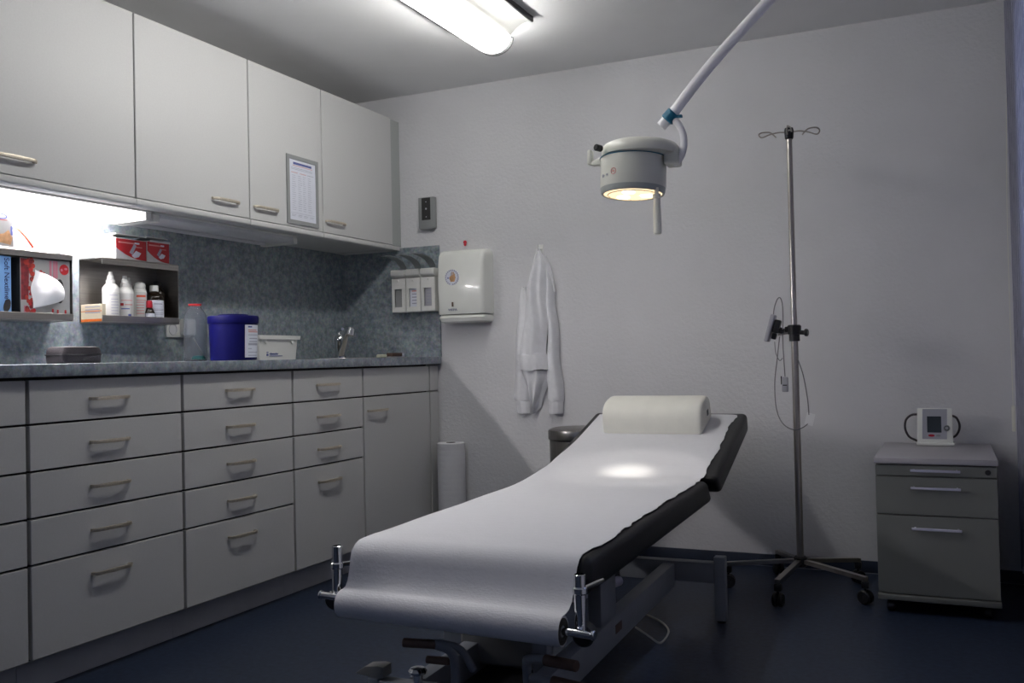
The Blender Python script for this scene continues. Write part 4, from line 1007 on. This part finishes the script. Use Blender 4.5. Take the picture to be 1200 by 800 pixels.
b.rings([[(.018+sx_*(1.12 if math.cos(2*PI*k/48) > 0 else 1.0)*math.cos(2*PI*k/48), sx_*math.sin(2*PI*k/48), z) for k in range(48)] for sx_, z in ((.118,.1296),(.128,.133),(.131,.142),(.130,.160),(.122,.172),(.10,.181),(.06,.186),(.01,.1875))])
b.box((.118,-.035,.092),(.170,.035,.150),.010,3)
build(b, 'top_cap', t)
b = B(M['lampgrey']).xf(TL); b.tube([(-.112,-.03,.128),(-.148,-.03,.118),(-.152,-.03,.140),(-.152,-.03,.158)], .009, 10); b.box((-.160,-.045,.112),(-.145,-.012,.165),.004); b.box((-.146,-.040,.108),(-.112,-.016,.122),.003); build(b, 'side_handle', t)
b = B(M['black']).xf(TL); b.cyl((-.088,-.095,.150),(-.100,-.122,.150),.012,seg=16,bev=.003); build(b, 'knob', t, label='black knob')
b = B(M['em_lens']).xf(TL); b.lathe([(.001,-.001),(.098,-.0005),(.1035,.003),(.10,.010),(.001,.010)], seg=40); build(b, 'lens', t, label='glowing warm lens')
for q in range(3):
    a = R(30+120*q); b = B(M['em_bulb']).xf(TL); b.lathe([(.001,-.0045),(.020,-.0045),(.024,-.0015),(.020,-.0005),(.001,-.0005)], (.050*math.cos(a),.050*math.sin(a),0), seg=20)
    build(b, 'bulb', t)
b = B(M['lampgrey']).xf(TL)
for q in range(16): a = 2*PI*q/16; b.box((.088*math.cos(a)-.002,.088*math.sin(a)-.002,-.004),(.088*math.cos(a)+.002,.088*math.sin(a)+.002,.0015))
b.lathe([(.0885,-.0035),(.0905,-.0035),(.0905,.0005),(.0885,.0005)], caps=False, seg=36)
build(b, 'lens_ring', t)
# grip below
GX = LX+.112
b = B(M['cream']); b.lathe([(.010,1.362),(.0135,1.364),(.0145,1.373),(.0135,1.448),(.0115,1.473),(.0115,1.486),(.0145,1.488),(.0145,1.500),(.007,1.504),(.007,1.524)], (GX-.012,LY-.045,0)); build(b, 'grip', t)
# text and emblem on the housing, wrapped on its front
a = R(238); rr = .1168
def on_house(a, z): p = TL @ Vector((rr*math.cos(a), rr*math.sin(a), z)); return p
p = on_house(R(232), .052)
text('lettering', 'Dr. M', .016, on_house(R(222),.050), (math.cos(R(232)-PI/2)*-1, math.sin(R(232)-PI/2)*-1, 0), (0,0,1), M['inkgrey'], t, sx=.9, depth=.0015)
b = B(M['inkred']); c = on_house(R(252),.064); d = Vector((math.cos(R(252)),math.sin(R(252)),0))
b.lathe([(.0115,-.001),(.0115,.001),(.009,.001),(.009,-.001)], c, d, caps=False); b.lathe([(.004,-.001),(.004,.001)], c, d); build(b, 'emblem', t, label='pale red round emblem')
# yoke, collar, arm
JX = 2.098; JZ = 1.752
b = B(M['armwhite']); b.tube([(2.118,LY,1.771),(2.140,LY,1.757),(2.160,LY,1.72),(2.166,LY,1.68),(2.158,LY,1.64),(2.142,LY,1.618),(2.128,LY,1.612)], .0125, 14); build(b, 'yoke', t)
d = Vector((2.489-2.118, 0, 2.12-1.775)).normalized()
J = Vector((2.116, LY, 1.773))
b = B(M['armwhite']); b.cyl(J-d*.042, J-d*.012, .019, seg=20, bev=.003); build(b, 'joint_cap', t)
b = B(M['teal']); b.cyl(J-d*.013, J+d*.024,   .0245, seg=24, bev=.003); b.box((J.x+.026,LY-.008,J.z-.006),(J.x+.046,LY+.008,J.z+.004),.002); build(b, 'collar', t, label='dark blue collar')
E_ = Vector((2.64, LY, 1.775+(2.64-2.118)*.93))
b = B(M['armwhite']); b.tube([J+d*.02, J*.7+E_*.3+Vector((-.011,0,.012)), J*.3+E_*.7+Vector((-.011,0,.012)), E_], .0188, 20, 12); build(b, 'arm', t)
b = B(M['armwhite']); b.cyl(E_-Vector((0,.035,0)), E_+Vector((0,.035,0)), .034, seg=24, bev=.004); b.cyl(E_, (E_.x, LY, H-.03), .022, seg=20); b.lathe([(.022,H-.055),(.06,H-.04),(.075,H-.001)], (E_.x, LY, 0)); build(b, 'ceiling_mount', t)

# ------------------------------------------------------------------ vertical blind
t = thing('vertical_blind', 'pale vertical slat blind hanging at the right edge of the photo', 'blind', (3.24, -1.6, 0))
build(B(M['alu']).box((3.222,-3.05,2.300),(3.262,-.05,H-.001),.003), 'headrail', t)
y = -.085
while y > -3.0:
    X = Matrix.Translation((3.243,y,0)) @ Matrix.Rotation(R(-33), 4, 'Z')
    b = B(M['slat']).xf(X); n = 6
    rs = []
    for z in (.085, 2.295):
        rs.append([(-.002-.006*math.sin(PI*k/n)+0, -.055+.11*k/n, z) for k in range(n+1)] + [(.0-.006*math.sin(PI*k/n), -.055+.11*k/n, z) for k in range(n,-1,-1)])
    b.rings(rs); build(b, 'slat', t)
    y -= .085
b = B(M['cream']); b.box((3.196,-.125,.615),(3.208,-.112,.715),.002); b.tube([(3.202,-.118,.715),(3.203,-.10,1.5),(3.225,-.075,2.31)], .0012, 6); build(b, 'cord_weight', t, label='cream pull weight')

# ------------------------------------------------------------------ light
ld = bpy.data.lights.new('lamp_beam', 'SPOT'); ld.energy = 32; ld.spot_size = R(14.5); ld.spot_blend = 1.0; ld.shadow_soft_size = .03; ld.color = (1, .95, .84)
lo = bpy.data.objects.new('lamp_beam', ld); link(lo); lo.location = (LX, LY-.02, 1.505); lo.rotation_euler = (R(4), R(3.6), 0)
ld2 = bpy.data.lights.new('lamp_halo', 'SPOT'); ld2.energy = 5.0; ld2.spot_size = R(33); ld2.spot_blend = .12; ld2.shadow_soft_size = .03; ld2.color = (1, .95, .88)
lo2 = bpy.data.objects.new('lamp_halo', ld2); link(lo2); lo2.location = (LX, LY-.02, 1.504); lo2.rotation_euler = (R(4), R(2.4), 0)
w = bpy.data.worlds.new('overcast daylight'); SC.world = w; w.use_nodes = True
bg = w.node_tree.nodes['Background']; bg.inputs[0].default_value = (.50, .62, 1.0, 1); bg.inputs[1].default_value = 1.0

# ------------------------------------------------------------------ camera
yaw, pitch, roll_ = .4361, .0164, -.022
fw = Vector((-math.sin(yaw)*math.cos(pitch), math.cos(yaw)*math.cos(pitch), math.sin(pitch)))
rt = Vector((math.cos(yaw), math.sin(yaw), 0)); upv = rt.cross(fw)
r2 = rt*math.cos(roll_) + upv*math.sin(roll_); u2 = -rt*math.sin(roll_) + upv*math.cos(roll_)
cd = bpy.data.cameras.new('camera'); cd.sensor_width = 36; cd.lens = 36*1098.19/1200; cd.clip_start = .05
co = bpy.data.objects.new('camera', cd); link(co)
co.matrix_world = Matrix(((r2.x,u2.x,-fw.x,2.982),(r2.y,u2.y,-fw.y,-4.2517),(r2.z,u2.z,-fw.z,.9478),(0,0,0,1)))
SC.camera = co
vs = SC.view_settings
vs.view_transform = 'Standard'; vs.look = 'None'; vs.gamma = 1; vs.exposure = 0; vs.use_curve_mapping = False
